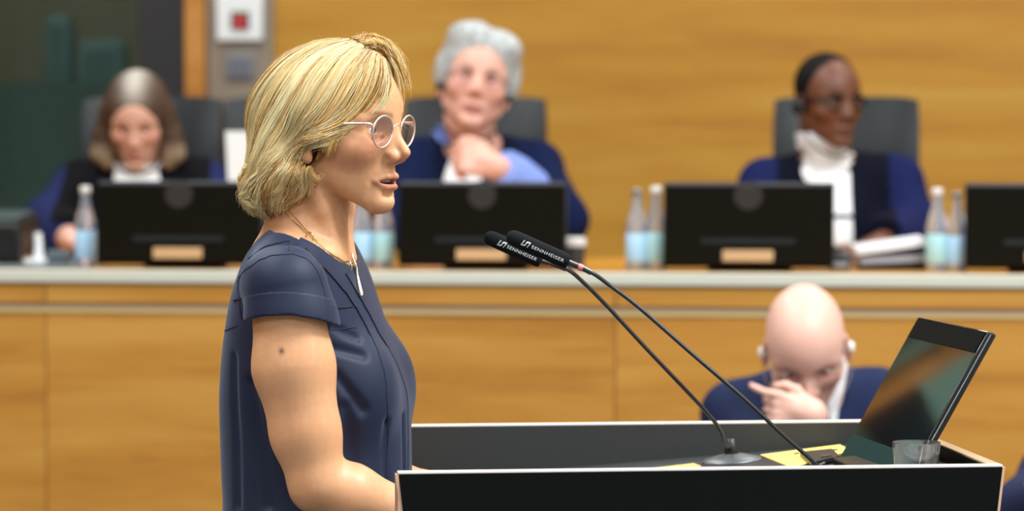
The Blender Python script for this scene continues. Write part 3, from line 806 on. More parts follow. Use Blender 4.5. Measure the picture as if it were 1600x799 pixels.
zgap = hb.z-(MT @ Vector((0, 0, .012))).z
MB().tube([MT @ Vector((.01, 0, .01)), SM @ Vector((0, -Ht*.25, -.019))], .014, 12).build('prop', mat('screen_case', (16, 16, 18), .4), screen)
MB().tube([MT @ Vector((-.04, -.08, .008)), SM @ Vector((.08, -Ht*.48, -.012))], .009, 10).build('hinge', mat('screen_case', (16, 16, 18), .4), screen)
MB().tube([MT @ Vector((-.04, .08, .008)), SM @ Vector((-.08, -Ht*.48, -.012))], .009, 10).build('hinge', mat('screen_case', (16, 16, 18), .4), screen)

# ---- glass tumbler
glass_m = mat('tumbler_glass', (250, 252, 252), .02, Transmission_Weight=.97, IOR=1.5)
gx, gy = on_tray(1440, 748)
gs = (76/F_PX)*4.86/2; gy = -hy+T+gs+.012; gx = float((A(1440, 720, 4.86)-LC) @ ul)-.006; gc = lp(gx, gy, tz(gx)+.0015)
gzt = at(1440, 691, gc.y).z; gh = gzt-gc.z
tb = MB().lathe([(0, 0), (gs*.80, 0), (gs*.84, .002), (gs*.99, gh-.002), (gs*.985, gh), (gs*.95, gh), (gs*.93, gh-.003), (gs*.80, .011), (gs*.6, .009), (0, .009)], Matrix.Translation(gc), 48).build('tumbler', glass_m)
tag(tb, 'clear glass tumbler in front of the touch screen', 'glass')

# ---- papers and a dark folder on the tray
yel = mat('yellow_paper', (232, 196, 96), .7); ink = mat('dark_ink', (44, 42, 48), .7)
def sheet(name, corners, m, label, cat, h=.001, th=.0012, parent=None):
    pts = []
    for c in corners:
        x, y = on_tray(*c); y = max(-hy+T+.004, min(hy-T-.004, y)); pts.append(lp(x, y, tz(x)+h))
    o = MB().prism(pts, (0, 0, th)).build(name, m, parent, smooth=False)
    if label: tag(o, label, cat)
    return o
s1 = sheet('paper_sheet', [(1188, 713), (1312, 697), (1330, 706), (1246, 731), (1232, 731)], yel, 'yellow sheet with dark printed marks, between the microphones and the touch screen', 'paper')
for (x0, x1, y) in ((1241, 1249, 710.5), (1268, 1283, 708), (1296, 1309, 705)):
    sheet('printed_mark', [(x0, y), (x1, y-1), (x1, y+1.4), (x0, y+2.4)], ink, None, None, .0022, .0003, s1)
s2 = sheet('paper_sheet', [(1020, 734), (1084, 726.5), (1096, 731), (1040, 745)], yel, 'yellow sheet left of the microphone foot', 'paper')
fd = sheet('folder', [(1085, 729), (1185, 717), (1235, 721), (1240, 740), (1120, 742)], mat('folder_dark', (36, 38, 46), .4), 'dark folder under the far microphone', 'folder', .0004, .0006)
kd = sheet('keypad', [(1250, 715), (1300, 710), (1312, 722), (1268, 732)], mat('keypad_dark', (30, 32, 36), .4), 'small dark keypad with a silver key at the foot of the touch screen', 'keypad', .0028, .006)
sheet('silver_key', [(1281, 722), (1297, 720), (1299, 723), (1283, 725)], mat('bright_steel', (150, 150, 152), .18, 1.0), None, None, .009, .0015, kd)

DBG_SCREEN = (np.array(FT), np.array(NT), np.array(FB), np.array(nrm))
# ------------------------------------------------------------------ the speaker at the lectern
def ray_pts(px, py, Ys):
    a, b = A(px, py, 1.0), A(px, py, 2.0)
    return (a + (b-a)*(np.asarray(Ys)[:, None]-1.0)).astype(F4)
def grad(f, P, e=5e-4):
    d0 = f(P); return d0, np.stack([f(P+np.array([e if i == j else 0 for j in range(3)], F4))-d0 for i in range(3)], 1)/e
def settle(f, P, off=0.0, it=5):
    P = np.asarray(P, F4)
    for _ in range(it):
        d, g = grad(f, P); P = P - g*(np.clip((d-off)/np.maximum((g*g).sum(1), .2), -.02, .02))[:, None]
    return P
def onto(path, f, Y0, Y1, off=0.0, n=160):
    """lay a path drawn over the photograph onto the near side of the solid f"""
    out = []
    Ys = np.linspace(Y0, Y1, n)
    for (px, py) in path:
        p = ray_pts(px, py, Ys); d = f(p)
        k = np.nonzero(d < 0)[0]
        out.append(p[k[0]] if len(k) else p[np.argmin(d)])
    return settle(f, np.array(out, F4), off)

HO = A(522, 200, 5.05)
HM = rotz(-R(28)) @ roty(R(1.5))
BO = A(497, 600, 5.07); BO[2] = 0.0
BYAW = R(9)
BM = rotz(-BYAW)
def to_h(P): return frame_pts(P, HO, HM)
def to_b(P): return frame_pts(P, BO, BM)
def h2w(p): return HO + HM @ np.asarray(p, float)
def b2w(p): return BO + BM @ np.asarray(p, float)

# torso sections: (pixel row, back edge, front edge, half width in metres)
_rows = [(352, 424, 524, .060), (366, 412, 535, .085), (380, 400, 548, .115), (400, 386, 561, .140), (430, 374, 575, .158), (470, 362, 589, .163),
         (520, 353, 607, .160), (560, 348, 625, .158), (600, 345, 637, .156), (630, 344, 641, .154), (680, 345, 642, .150), (740, 347, 643, .152),
         (800, 349, 645, .158), (950, 342, 650, .178), (1100, 340, 650, .182), (1300, 342, 640, .180), (1600, 346, 630, .176)]
_zz, _rf, _rb, _ww = [], [], [], []
for (py, bx, fx, w) in _rows:
    z = A(497, py, 5.07)[2]; s = 5.07/F_PX
    f, b = (fx-497)*s, (497-bx)*s
    sn, cs = math.sin(BYAW), math.cos(BYAW)
    _zz.append(z); _ww.append(w)
    _rf.append(math.sqrt(max(f*f-(w*sn)**2, .03**2))/cs); _rb.append(math.sqrt(max(b*b-(w*sn)**2, .03**2))/cs)
_S = spline(list(zip(_zz, _rf, _rb, _ww)), 10)[::-1]
HEM_Z = .52
def torso_f(P):
    q = to_b(P); z = q[:, 2]
    rf = np.interp(z, _S[:, 0], _S[:, 1]); rb = np.interp(z, _S[:, 0], _S[:, 2]); w = np.interp(z, _S[:, 0], _S[:, 3])
    r = np.where(q[:, 0] > 0, rf, rb)
    d = ((np.abs(q[:, 0]/r)**2.15 + np.abs(q[:, 1]/w)**2.15)**(1/2.15)-1)*np.minimum(r, w)
    d = smax(d, z-(_zz[0]-.004), .02); d = smax(d, HEM_Z-z, .004)
    bz = A(0, 606, 5.07)[2]
    for sgn in (-1, 1):
        d = smin(d, ell(q, (.046, sgn*.074, bz), (.080, .068, .085)), .03)
    # shoulders
    for sgn in (-1, 1):
        d = smin(d, cap(q, (-.02, sgn*.06, A(0, 388, 5.07)[2]), (-.030, sgn*.160, A(0, 436, 5.0)[2]), .042, .044), .035)
    return d.astype(F4)

SH_R = A(447, 452, 4.885); EL_R = A(497, 757, 4.865); WR_R = A(716, 838, 4.93)
_shl = to_b(SH_R[None].astype(F4))[0]
SH_L = b2w((_shl[0]-.035, -_shl[1]+.012, _shl[2])); EL_L = A(546, 735, 5.30); WR_L = A(628, 752, 5.235)
def arm_f(P, S, E, W, k=1.0, bow=np.zeros(3)):
    m1 = S+(E-S)*.40+bow; m2 = E+(W-E)*.22; m3 = S+(E-S)*.74+bow*.8
    d = chain(P, [S, m1, m3], [.048*k, .0555*k, .0475*k], .016)
    d = smin(d, chain(P, [m3, E, m2], [.0475*k, .0395*k, .0435*k], .012), .015)
    d = smin(d, chain(P, [m2, E+(W-E)*.6, W], [.0435*k, .035*k, .0245*k], .01), .015)
    return d
def hand_f(P, W, fwd, up, side, curl=.35, s=1.0, index=None):
    """palm with four fingers of different lengths and a thumb that leaves the side of the palm; side points to the thumb"""
    fwd, up, side = [np.array(v, float)/np.linalg.norm(v) for v in (fwd, up, side)]
    g = lambda x, y, z: W + (fwd*x + side*y + up*z)*s
    d = chain(P, [g(0, 0, 0), g(.035, .004, 0)], [.0225*s, .024*s], .01)
    for i, (y, L) in enumerate([(.030, .070), (.010, .078), (-.010, .072), (-.029, .056)]):
        d = smin(d, cap(P, g(.015, y*.6, 0), g(.080, y, .002), .0135*s, .0105*s), .012)
    for i, (y, L) in enumerate([(.030, .070), (.010, .078), (-.010, .072), (-.029, .056)]):
        p0 = np.array((.083-.003*abs(i-1), y)); a = 0.0; pts = [g(p0[0], y, .003)]; x, z = p0[0], .003
        for j, fr in enumerate((.45, .30, .25)):
            a += (curl if index is None or i else index)*(1.0 if j else .8); x += L*fr*math.cos(a); z -= L*fr*math.sin(a); pts.append(g(x, y*(1+.12*j), z))
        d = smin(d, chain(P, pts, [.0095*s, .0085*s, .0078*s, .0062*s], .002), .004)
    d = smin(d, chain(P, [g(.012, .020, -.004), g(.042, .046, -.010), g(.068, .052, -.014), g(.088, .048, -.018)], [.014*s, .0115*s, .0095*s, .0075*s], .004), .008)
    return d

TRAY_UP = np.array((-.065, 0, 1.0))
def neck_f(P):
    d = chain(P, [h2w((-.022, 0, -.03)), A(476, 345, 5.055), A(466, 400, 5.065)], [.056, .0500, .064], .02)
    for sgn, tip in ((-1, A(529, 402, 5.02)), (1, A(541, 398, 5.08))):
        d = smin(d, chain(P, [h2w((-.012, sgn*.058, -.052)), (h2w((-.012, sgn*.058, -.052))+tip)/2+np.array((.0, sgn*.006, 0)), tip], [.012, .011, .008], .01), .012)
    d = smin(d, cap(P, A(499, 318, 5.05), A(512, 362, 5.055), .030, .022), .03)
    d = smin(d, cap(P, A(520, 404, 5.00), A(492, 404, 4.965), .009, .009), .02)
    return d
def face_f(P):
    return head_sdf(to_h(P), w=.97, jaw=.93, nose=1.03, mouth_open=.0032, old=1.7, brow=.85, ear_out=.005, flare=6, lids=.0046)
def speaker_f(P):
    d = np.full(len(P), 1.0, F4)
    hz = HO[2]
    top = P[:, 2] > 1.20
    i = np.nonzero(top)[0]
    d_t = torso_f(P)+.010
    d[:] = d_t
    if len(i):
        p = P[i]
        n = neck_f(p)
        d[i] = smin(d[i], n, .03)
        j = np.nonzero(p[:, 2] > hz-.20)[0]
        if len(j): 
            e = d[i]; e[j] = smin(e[j], face_f(p[j]), .014); d[i] = e
    b = np.nonzero((P[:, 2] < 1.50) & (P[:, 2] > .85))[0]
    if len(b):
        p = P[b]; e = d[b]
        aR = smin(arm_f(p, SH_R, EL_R, WR_R, 1.0, np.array((-.007, 0, 0))), hand_f(p, WR_R, WR_R-EL_R+np.array((0, .06, .06)), TRAY_UP, (.2, 1, 0), .18, .93), .014)
        aL = smin(arm_f(p, SH_L, EL_L, WR_L), hand_f(p, WR_L, np.array((1, -.12, -.10)), TRAY_UP, (-.1, -1, 0), .16, .9), .014)
        e = smin(e, aR, .02); e = smin(e, aL, .02); d[b] = e
    l = np.nonzero(P[:, 2] < .75)[0]
    if len(l):
        q = to_b(P[l]); e = d[l]
        for sgn in (-1, 1):
            y = sgn*.085
            leg = chain(q, [(-.01, y, .85), (0, y, .48), (-.02, y, .34), (-.035, y, .10)], [.082, .052, .054, .033], .02)
            foot = chain(q, [(-.05, y, .055), (.02, y, .05), (.11, y, .022)], [.034, .036, .020], .02)
            e = smin(e, smin(leg, foot, .03), .004)
        d[l] = e
    return d

SKIN_W = (212, 157, 115)
skin_mat = vcol_mat('skin', rough=.46, spec=.45, Subsurface_Weight=.12, Subsurface_Scale=.008)
skin_mat.node_tree.nodes['Principled BSDF'].inputs['Subsurface Radius'].default_value = (1.0, .35, .2)
add_noise_bump(skin_mat, 520, .16, .0006, 4)

speaker = empty('person', (BO[0], BO[1], 0), 0, 'blonde woman in navy dress standing at the lectern, speaking, hands on it', 'person')
V, Q = sdf_mesh(speaker_f,
                axis((BO[0]-.24, BO[0]+.46, .0023)), axis((4.74, 5.36, .0026)),
                axis((-.004, .95, .016), (.95, 1.25, .006), (1.25, 1.42, .0032), (1.42, 1.74, .0020)), B=5, slack=1.15)
hl = to_h(V)
tint = head_tint(hl, SKIN_W, (178, 106, 86), (206, 124, 92), brow=(112, 80, 56))
nz = np.exp(-((hl[:, 0]-.035)**2+(hl[:, 1]+.05)**2+(hl[:, 2]+.05)**2)/.0012)
MOLE = onto([(440, 549)], speaker_f, 4.6, 5.0)[0]
mm = np.exp(-(((V-MOLE)/np.array((.0042, .006, .0048)))**2).sum(1)*1.1)[:, None]
tint = tint*(1-.92*mm) + np.array(lin((84, 50, 40)))*.92*mm
mouth_in = ((np.abs(hl[:, 1]) < .016) & (hl[:, 0] < .0925) & (hl[:, 0] > .07) & (np.abs(hl[:, 2]+.0755) < .0042))[:, None]
tint = np.where(mouth_in, np.array(lin((60, 22, 20))), tint)
fx = np.sin(V[:, 0]*260+2*np.sin(V[:, 2]*170))*np.sin(V[:, 2]*230+2*np.sin(V[:, 0]*190+V[:, 1]*150))
tint = tint*(1+(.045*fx+.03*np.sin(V[:, 2]*61+V[:, 0]*37))[:, None]*np.array((.6, 1.0, 1.25)))
link('body', np_mesh('body', V, Q, tint), skin_mat, speaker)

# eyes
def eye_pair(parent, M, O, iris=(92, 108, 120), s=1.0):
    for sgn in (-1, 1):
        n = 28; rows = 18; VV, FF, cc = [], [], []
        for i in range(rows+1):
            th = PI*i/rows
            for k in range(n):
                a = 2*PI*k/n; x = math.cos(th); r = math.sin(th)
                p = np.array((x, r*math.cos(a), r*math.sin(a)))*.0123*s + np.array((.0742, sgn*.032, 0))*s
                VV.append(O + M @ p)
                ang = math.degrees(th)
                cc.append(lin((18, 14, 14)) if ang < 13 else lin(iris) if ang < 29 else lin((40, 40, 42)) if ang < 31 else lin((226, 216, 210)))
        for i in range(rows):
            for k in range(n): FF.append((i*n+k, (i+1)*n+k, (i+1)*n+(k+1) % n, i*n+(k+1) % n))
        link('eye', np_mesh('eye', VV, FF, np.array(cc)), vcol_mat('eye_surface', rough=.08), parent)
eye_pair(speaker, HM, HO)
# teeth seen in the parted lips
mb = MB()
for i in range(-4, 5):
    a = i*.21; c = h2w((.0740+.0145*math.cos(a), .0205*math.sin(a), -.0725))
    M = Matrix.Translation(Vector(c)) @ Matrix(HM.tolist()).to_4x4() @ Matrix.Rotation(a, 4, 'Z')
    mb.box((0, 0, 0), (.003, .0042, .0055), M, .0008, 1)
mb.build('teeth', mat('teeth', (176, 162, 146), .35), speaker)

# ---- dress
def neck_cut(P):
    """the neck opening: inside it the dress is cut away"""
    a, b, c = A(421, 353, 5.06), A(537, 419, 5.05), None
    ax = (b-a); u = ax/np.linalg.norm(ax); yb = BM[:, 1]; nrm = np.cross(yb, u); nrm = nrm if nrm[2] > 0 else -nrm
    nrm = nrm/np.linalg.norm(nrm)
    q = P-a.astype(F4)
    cen = (a+b)/2
    t = (P-cen.astype(F4))
    lu, ly = t @ u.astype(F4), t @ yb.astype(F4)
    rad = np.sqrt((lu/(np.linalg.norm(ax)/2+.012))**2+(ly/.098)**2)
    # the opening follows the body: a saddle that drops in front, rides over the shoulders
    h = q @ nrm.astype(F4) - .006*(ly/.08)**2
    return smax(-(h), (rad-1)*.06, .01)
def dress_f(P):
    d = torso_f(P)
    hi = np.nonzero(P[:, 2] > 1.25)[0]
    p = P[hi]; e = d[hi]
    e = smax(e, -neck_cut(p), .003); d[hi] = e
    # pulled folds under the arm and down the side
    for (x0, y0, x1, y1, r) in [(522, 512, 558, 528, .006), (522, 545, 566, 556, .007), (528, 590, 566, 640, .008), (540, 640, 560, 790, .010), (392, 600, 420, 790, .010),
                                (366, 560, 372, 790, .008), (604, 660, 606, 800, .007), (630, 650, 634, 800, .006)]:
        if (x0, y0) not in FOLDS: FOLDS[(x0, y0)] = onto([(x0, y0), (x1, y1)], torso_f, 4.7, 5.1)
        c = FOLDS[(x0, y0)]
        k = np.nonzero((np.abs(P-(c[0]+c[1])/2) < np.abs(c[0]-c[1])/2+.05).all(1))[0]
        if len(k): d[k] = smax(d[k], -(cap(P[k], c[0], c[1], r*.15, r*.40)), r*1.9)
    return d.astype(F4)
FOLDS = {}
dress_mat = mat('navy_fabric', (21, 31, 57), .58, spec=.3, Sheen_Weight=.25, Sheen_Roughness=.4)
dress_mat.node_tree.nodes['Principled BSDF'].inputs['Sheen Tint'].default_value = (.55, .65, .9, 1)
add_noise_bump(dress_mat, 900, .25, .0004, 2)
V, Q = sdf_mesh(dress_f, axis((BO[0]-.20, BO[0]+.21, .0030)), axis((4.83, 5.32, .0032)), axis((HEM_Z-.02, .95, .012), (.95, 1.50, .0030)), B=5, slack=1.15)
dress = link('dress', np_mesh('dress', V, Q), dress_mat, speaker)
# cap sleeves with a stitched band
def sleeve(S, E, hem_top, hem_z, near=True):
    D = (E-S)/np.linalg.norm(E-S)
    def f(P, t=.006, lo=hem_z, hi=9.0):
        d = chain(P, [S-D*.002, S+D*.045, S+D*.10], [.0525+t, .0575+t, .0600+t*1.4], .01)
        d = smin(d, dress_f(P)-.001, .022) if hi > 8 else d
        x = (P[:, 0]-S[0]-.0)/.06
        hem = lo-.011*x*x+.0004*np.sin(x*9)
        d = smax(d, hem-P[:, 2], .0015)
        if hi < 8: d = smax(d, P[:, 2]-(hi-.010*x*x), .0015)
        return d
    ax = (axis((S[0]-.085, S[0]+.10, .0027)), axis((S[1]-.085, S[1]+.085, .0027)), axis((hem_z-.03, S[2]+.085, .0027)))
    V, Q = sdf_mesh(f, *ax, B=5, slack=1.15)
    arm = chain(V.astype(F4), [S-D*.002, S+D*.045, S+D*.10], [.0585, .0635, .0684], .01)
    keep = arm < .008                     # the sleeve itself, not the torso it is set into
    ok = keep[Q].all(1); Q = Q[ok]; u, inv = np.unique(Q, return_inverse=True); V = V[u]; Q = inv.reshape(Q.shape)
    link('sleeve', np_mesh('sleeve', V, Q), dress_mat, dress)
    V, Q = sdf_mesh(lambda P: f(P, .0066, hem_z-.001, hem_top), *ax, B=5, slack=1.15)
    link('sleeve_band', np_mesh('sleeve_band', V, Q), dress_mat, dress)
    return f
HEMZ, BANDZ = A(447, 492, 4.82)[2], A(447, 456, 4.82)[2]
sl_f = sleeve(SH_R, EL_R, BANDZ, HEMZ)
sleeve(SH_L, EL_L, BANDZ, HEMZ, False)
# seams
seam_mat = mat('seam_thread', (20, 26, 46), .8)
body_cloth = lambda P: np.minimum(dress_f(P), sl_f(P))
for path in [[(453, 376), (452, 386), (451, 393)], [(478, 388), (500, 412), (520, 435), (545, 465), (572, 510), (592, 555), (602, 600), (605, 660), (604, 740), (604, 800)],
             [(388, 405), (410, 388), (430, 381), (452, 377)], [(514, 480), (532, 481), (552, 479)], [(518, 517), (536, 514), (556, 512)],
             [(540, 428), (565, 470), (592, 520), (615, 560), (634, 610), (637, 660), (637, 740), (638, 800)],
             [(365, 470), (378, 466)], [(352, 517), (372, 509)], [(378, 500), (372, 440), (395, 415), (420, 402), (450, 398), (475, 404), (492, 420), (503, 445), (510, 475), (512, 497)]]:
    pts = onto(spline(path, 5), body_cloth, 4.6, 5.1, .0000)
    MB().tube(pts, .0010, 6).build('seam', seam_mat, dress)

# ---- necklaces
gold = mat('gold', (226, 196, 140), .3, 1.0)
silver_m = mat('pale_gold_metal', (232, 220, 190), .22, 1.0)
skin_n = lambda P: np.minimum(np.minimum(speaker_f(P), 9), dress_f(P))
neck = MB()
for path in ([(446, 332), (458, 345), (475, 362), (497, 382), (520, 402), (541, 414)], [(452, 330), (470, 350), (490, 374), (512, 394), (538, 410)]):
    pts = onto(spline(path, 8), skin_n, 4.7, 5.1, .0012)
    neck.tube(pts, .0007, 6)
chain_o = neck.build('necklace', gold, speaker)
def ring_on(px, py, r, name='ring_pendant', tilt=.5, w=.0011, m=silver_m, sq=1.0):
    c = onto([(px, py)], skin_n, 4.7, 5.1, .002)[0]; pts = []
    for k in range(21):
        a = 2*PI*k/20; pts.append(c+np.array((r*sq*math.cos(a), -.3*r*math.cos(a), r*math.sin(a))))
    MB().tube(pts, w, 6, cap=False).build(name, m, chain_o)
ring_on(541, 418, .0075, sq=.75); ring_on(551, 418, .0062, sq=.6); ring_on(483, 374, .0068, sq=.8, m=gold)
p = onto([(546, 396), (549, 408), (553, 420), (555, 430), (558, 444), (561, 458), (562, 463)], skin_n, 4.7, 5.1, .003)
MB().tube(p[:4], [.0011, .0020, .0024, .0012], 8).build('link_pendant', silver_m, chain_o)
MB().tube(p[3:], [.0010, .0026, .0036, .0022], 10, flat=.5).build('drop_pendant', silver_m, chain_o)

# ---- spectacles
gl = empty('spectacles', tuple(h2w((.1, 0, 0)))); gl.parent = speaker
gl.matrix_parent_inverse = Matrix.Translation(speaker.location).inverted()
metal_rim = mat('rose_metal', (240, 220, 210), .25, .8)
lens_mat = bpy.data.materials.new('lens_glass'); lens_mat.use_nodes = True
nt = lens_mat.node_tree; nt.nodes.clear()
o_ = nt.nodes.new('ShaderNodeOutputMaterial'); mx = nt.nodes.new('ShaderNodeMixShader'); tr = nt.nodes.new('ShaderNodeBsdfTransparent'); gs = nt.nodes.new('ShaderNodeBsdfGlossy'); fr = nt.nodes.new('ShaderNodeLayerWeight')
tr.inputs[0].default_value = (.93, .90, .93, 1); gs.inputs['Roughness'].default_value = .02; fr.inputs[0].default_value = .14
nt.links.new(fr.outputs[1], mx.inputs[0]); nt.links.new(tr.outputs[0], mx.inputs[1]); nt.links.new(gs.outputs[0], mx.inputs[2]); nt.links.new(mx.outputs[0], o_.inputs[0])
def lens_outline(sgn, k=1.0, n=40):
    out = []
    for i in range(n):
        a = 2*PI*i/n; y = .0240*k*math.cos(a)*(1+.05*math.sin(a)); z = .0222*k*math.sin(a)-(.0006 if math.sin(a) < 0 else 0)
        yy = sgn*.0350+sgn*y
        x = .1015 - .10*(abs(yy)-.03)**1*.9 + .10*z
        out.append(h2w((x, yy, z-.002)))
    return out
for sgn in (-1, 1):
    o = lens_outline(sgn)
    MB().tube(o+[o[0], o[1]], .0015, 8, cap=False).build('rim', metal_rim, gl)
    pts = np.array(lens_outline(sgn, .985)); c = pts.mean(0)
    VV = [c+HM[:, 0]*.0012]+list(pts); FF = [(0, i+1, (i+1) % len(pts)+1) for i in range(len(pts))]
    link('lens', np_mesh('lens', VV, FF), lens_mat, gl)
    MB().tube([h2w(p) for p in spline([(.0965, sgn*.0585, .0075), (.0945, sgn*.0645, .009), (.085, sgn*.069, .009), (.05, sgn*.0705, .008), (.0, sgn*.0745, .010), (-.010, sgn*.0775, .004), (-.017, sgn*.077, -.012)], 5)], [.0019]*4+[.0016]*27, 8, flat=1.3).build('temple_arm', metal_rim, gl)
    MB().tube([h2w(p) for p in [(.1005, sgn*.0145, -.006), (.0975, sgn*.0115, -.009), (.0955, sgn*.0105, -.013)]], [.0007, .0012, .0022], 8).build('nose_pad', silver_m, gl)
MB().tube([h2w(p) for p in spline([(.1033, -.0125, .003), (.1045, -.006, .0065), (.105, 0, .0075), (.1045, .006, .0065), (.1033, .0125, .003)], 4)], .0011, 8).build('bridge', metal_rim, gl)
HC = A(522, 205, 5.05)
# ---- the speaker's hair: a combed bob of strands laid over a shaped volume
def hair_vol(P):
    q = (P-HC.astype(F4))
    d = ell(q, (-.020, .002, .030), (.1065, .090, .106))
    d = smin(d, ell(q, (.020, .0, .062), (.082, .074, .073)), .03)
    d = smin(d, ell(q, (-.085, .0, -.070), (.046, .072, .050)), .035)
    d = smin(d, ell(q, (-.045, -.052, -.035), (.060, .042, .050)), .03)
    d = smin(d, ell(q, (.062, .030, .085), (.040, .045, .045)), .03)
    d = smin(d, ell(q, (.046, -.036, .056), (.044, .036, .060)), .02)
    return smax(d, -ell(to_h(P), (-.003, -.106, -.020), (.026, .026, .036)), .014)
def hair_front(P):
    """positive where the face stays free of hair"""
    q = (P-HC.astype(F4)); h = to_h(P)
    side = (q[:, 0]-.058)*.80+(-(q[:, 2]-.040))*.58
    f1 = smax(side, -1.0+0*side, .01)
    face = ell(h, (.112, 0, -.030), (.088, .082, .108))
    f2 = np.maximum(-face, side-.004)
    low = (q[:, 0]+.045)*.75+(-(q[:, 2]+.075))*.66
    return np.maximum(np.maximum(-face, side), low)
def hair_base_f(P):
    d = hair_vol(P)+.009
    d = smax(d, hair_front(P)+.004, .006)
    return smax(d, -ell(to_h(P), (-.004, -.085, -.024), (.024, .030, .032)), .006)
V, Q = sdf_mesh(hair_base_f, axis((HC[0]-.16, HC[0]+.12, .003)), axis((HC[1]-.12, HC[1]+.12, .003)), axis((HC[2]-.15, HC[2]+.15, .003)), B=5, slack=1.2)
hair_tones = [np.array(lin(c)) for c in ((255, 240, 190), (246, 206, 128), (208, 156, 82), (118, 76, 40))]
nzz = (np.sin(V[:, 0]*310+V[:, 2]*190+np.sin(V[:, 1]*220)*2)*.5+.5)[:, None]
base_m = vcol_mat('hair_underlayer', rough=.6, spec=.3)
hair_root = link('hair', np_mesh('hair', V, Q, hair_tones[3]*(1-nzz*.4)+hair_tones[2]*nzz*.4), base_m, speaker)

def resample(P, n):
    P = np.asarray(P); s = np.r_[0, np.cumsum(np.sqrt((np.diff(P, axis=0)**2).sum(1)))]
    t = np.linspace(0, s[-1], n); return np.stack([np.interp(t, s, P[:, i]) for i in range(3)], 1)
NP = 16
def guide(path, f=hair_vol, off=0.0):
    return resample(onto(spline(path, 4), f, HC[1]-.20, HC[1]+.02, off), NP)
SV, SF, SCOL = [], [], []
count = 0
def strands(G, N, depth, jit, wave, tones, LK=6, ldep=.0055, lshift=.0095, rad=.00034, root_dark=.35, ends=(0, 1), curl=0.0, seed=1, mirror=False, vol=hair_vol, flyaway=.02, endj=.2):
    global count
    r = np.random.default_rng(seed); G = np.array(G); K = len(G)
    if mirror:
        g = (G.reshape(-1, 3)-HO) @ HM; g[:, 1] *= -1; G = (g @ HM.T+HO).reshape(G.shape)
    u = r.uniform(0, K-1, N)
    cl = np.round(u*9)/9+r.normal(0, .02, N); u = np.clip(u*.35+cl*.65, 0, K-1-1e-6)           # strands gather into locks
    i = u.astype(int); t = (u-i)[:, None, None]
    S = G[i]*(1-t)+G[i+1]*t                                                                    # N,NP,3
    sN = np.linspace(0, 1, NP)
    a = r.uniform(ends[0], ends[0]+.12, N); b = r.uniform(ends[1]-endj, ends[1]+.02, N)
    idx = (a[:, None]+(b-a)[:, None]*sN[None])*(NP-1); idx = np.clip(idx, 0, NP-1.001); k = idx.astype(int); fr = (idx-k)[..., None]
    S = np.take_along_axis(S, k[..., None], 1)*(1-fr)+np.take_along_axis(S, k[..., None]+1, 1)*fr
    _, nrm = grad(vol, S.reshape(-1, 3).astype(F4)); nrm = (nrm/np.maximum(np.linalg.norm(nrm, axis=1, keepdims=True), 1e-6)).reshape(S.shape)
    tan = np.gradient(S, axis=1); tan /= np.maximum(np.linalg.norm(tan, axis=2, keepdims=True), 1e-9)
    bi = np.cross(tan, nrm)
    lock = np.floor(u*LK+r.integers(0, 2, N)*.5); LR = np.random.default_rng(seed+5).uniform(-1, 1, (int(K*LK)+3, 7)); lr = LR[lock.astype(int)]
    endf = 1-.22*np.abs(lr[:, 4])
    dep = -np.abs(r.normal(0, depth, N))+r.uniform(0, .0015, N)+lr[:, 0]*ldep
    fl = r.uniform(0, 1, N) < flyaway
    dep = np.where(fl, r.uniform(.001, .006, N), dep)
    ph = r.uniform(0, .8, N)+lr[:, 1]*3; amp = wave*(.6+.6*r.uniform(0, 1, N))
    w = np.sin(sN[None]*(6+3*lr[:, 2:3])+ph[:, None])*amp[:, None]*sN[None]
    w2 = np.cos(sN[None]*(7+2*lr[:, 3:4])+ph[:, None])*amp[:, None]*sN[None]*.6
    if curl: 
        w = w+np.sin(sN[None]*11+ph[:, None])*curl*sN[None]**1.5; w2 = w2+np.cos(sN[None]*11+ph[:, None])*curl*sN[None]**1.5
    off = r.normal(0, jit, N)[:, None]*(.5+.8*sN[None])+(lr[:, 5]*lshift)[:, None]*np.sin(sN[None]*PI*(.8+.5*lr[:, 6:7]))
    S = S+nrm*(dep[:, None]*np.minimum(1, .35+sN[None]*2)+w2)[..., None]+bi*(w+off)[..., None]
    tan = np.gradient(S, axis=1); tan /= np.maximum(np.linalg.norm(tan, axis=2, keepdims=True), 1e-9)
    bi = np.cross(tan, nrm); bi /= np.maximum(np.linalg.norm(bi, axis=2, keepdims=True), 1e-9); nn = np.cross(bi, tan)
    rr = (rad*r.uniform(.7, 1.3, N))[:, None]*(np.clip(1.25-sN[None]**3*.9, .2, 1))
    V = np.stack([S+(bi*math.cos(q)+nn*math.sin(q))*rr[..., None] for q in (.5, 2.6, 4.7)], 2)    # N,NP,3,3
    base = count+np.arange(N)[:, None, None]*NP*3+np.arange(NP-1)[None, :, None]*3
    f = [np.stack([base[..., 0]+p, base[..., 0]+(p+1) % 3, base[..., 0]+3+(p+1) % 3, base[..., 0]+3+p], -1).reshape(-1, 4) for p in range(3)]
    T = np.array([hair_tones[q] for q in tones]); tc = np.clip((len(tones)-1)*np.clip(.45+lr[:, 3]*.34+r.normal(0, .26, N), 0, .999), 0, len(tones)-1.001)
    ti = tc.astype(int); col = T[ti]*(1-(tc-ti)[:, None])+T[ti+1]*(tc-ti)[:, None]
    col = col*r.uniform(.85, 1.12, N)[:, None]
    cN = col[:, None]*np.ones((1, NP, 1)); rd = np.clip(1-sN/.28, 0, 1)[None, :, None]*root_dark
    cN = cN*(1-rd)+hair_tones[3]*rd
    SV.append(V.reshape(-1, 3)); SF.extend(f); SCOL.append(np.repeat(cN[:, :, None, :], 3, 2).reshape(-1, 3)); count += N*NP*3

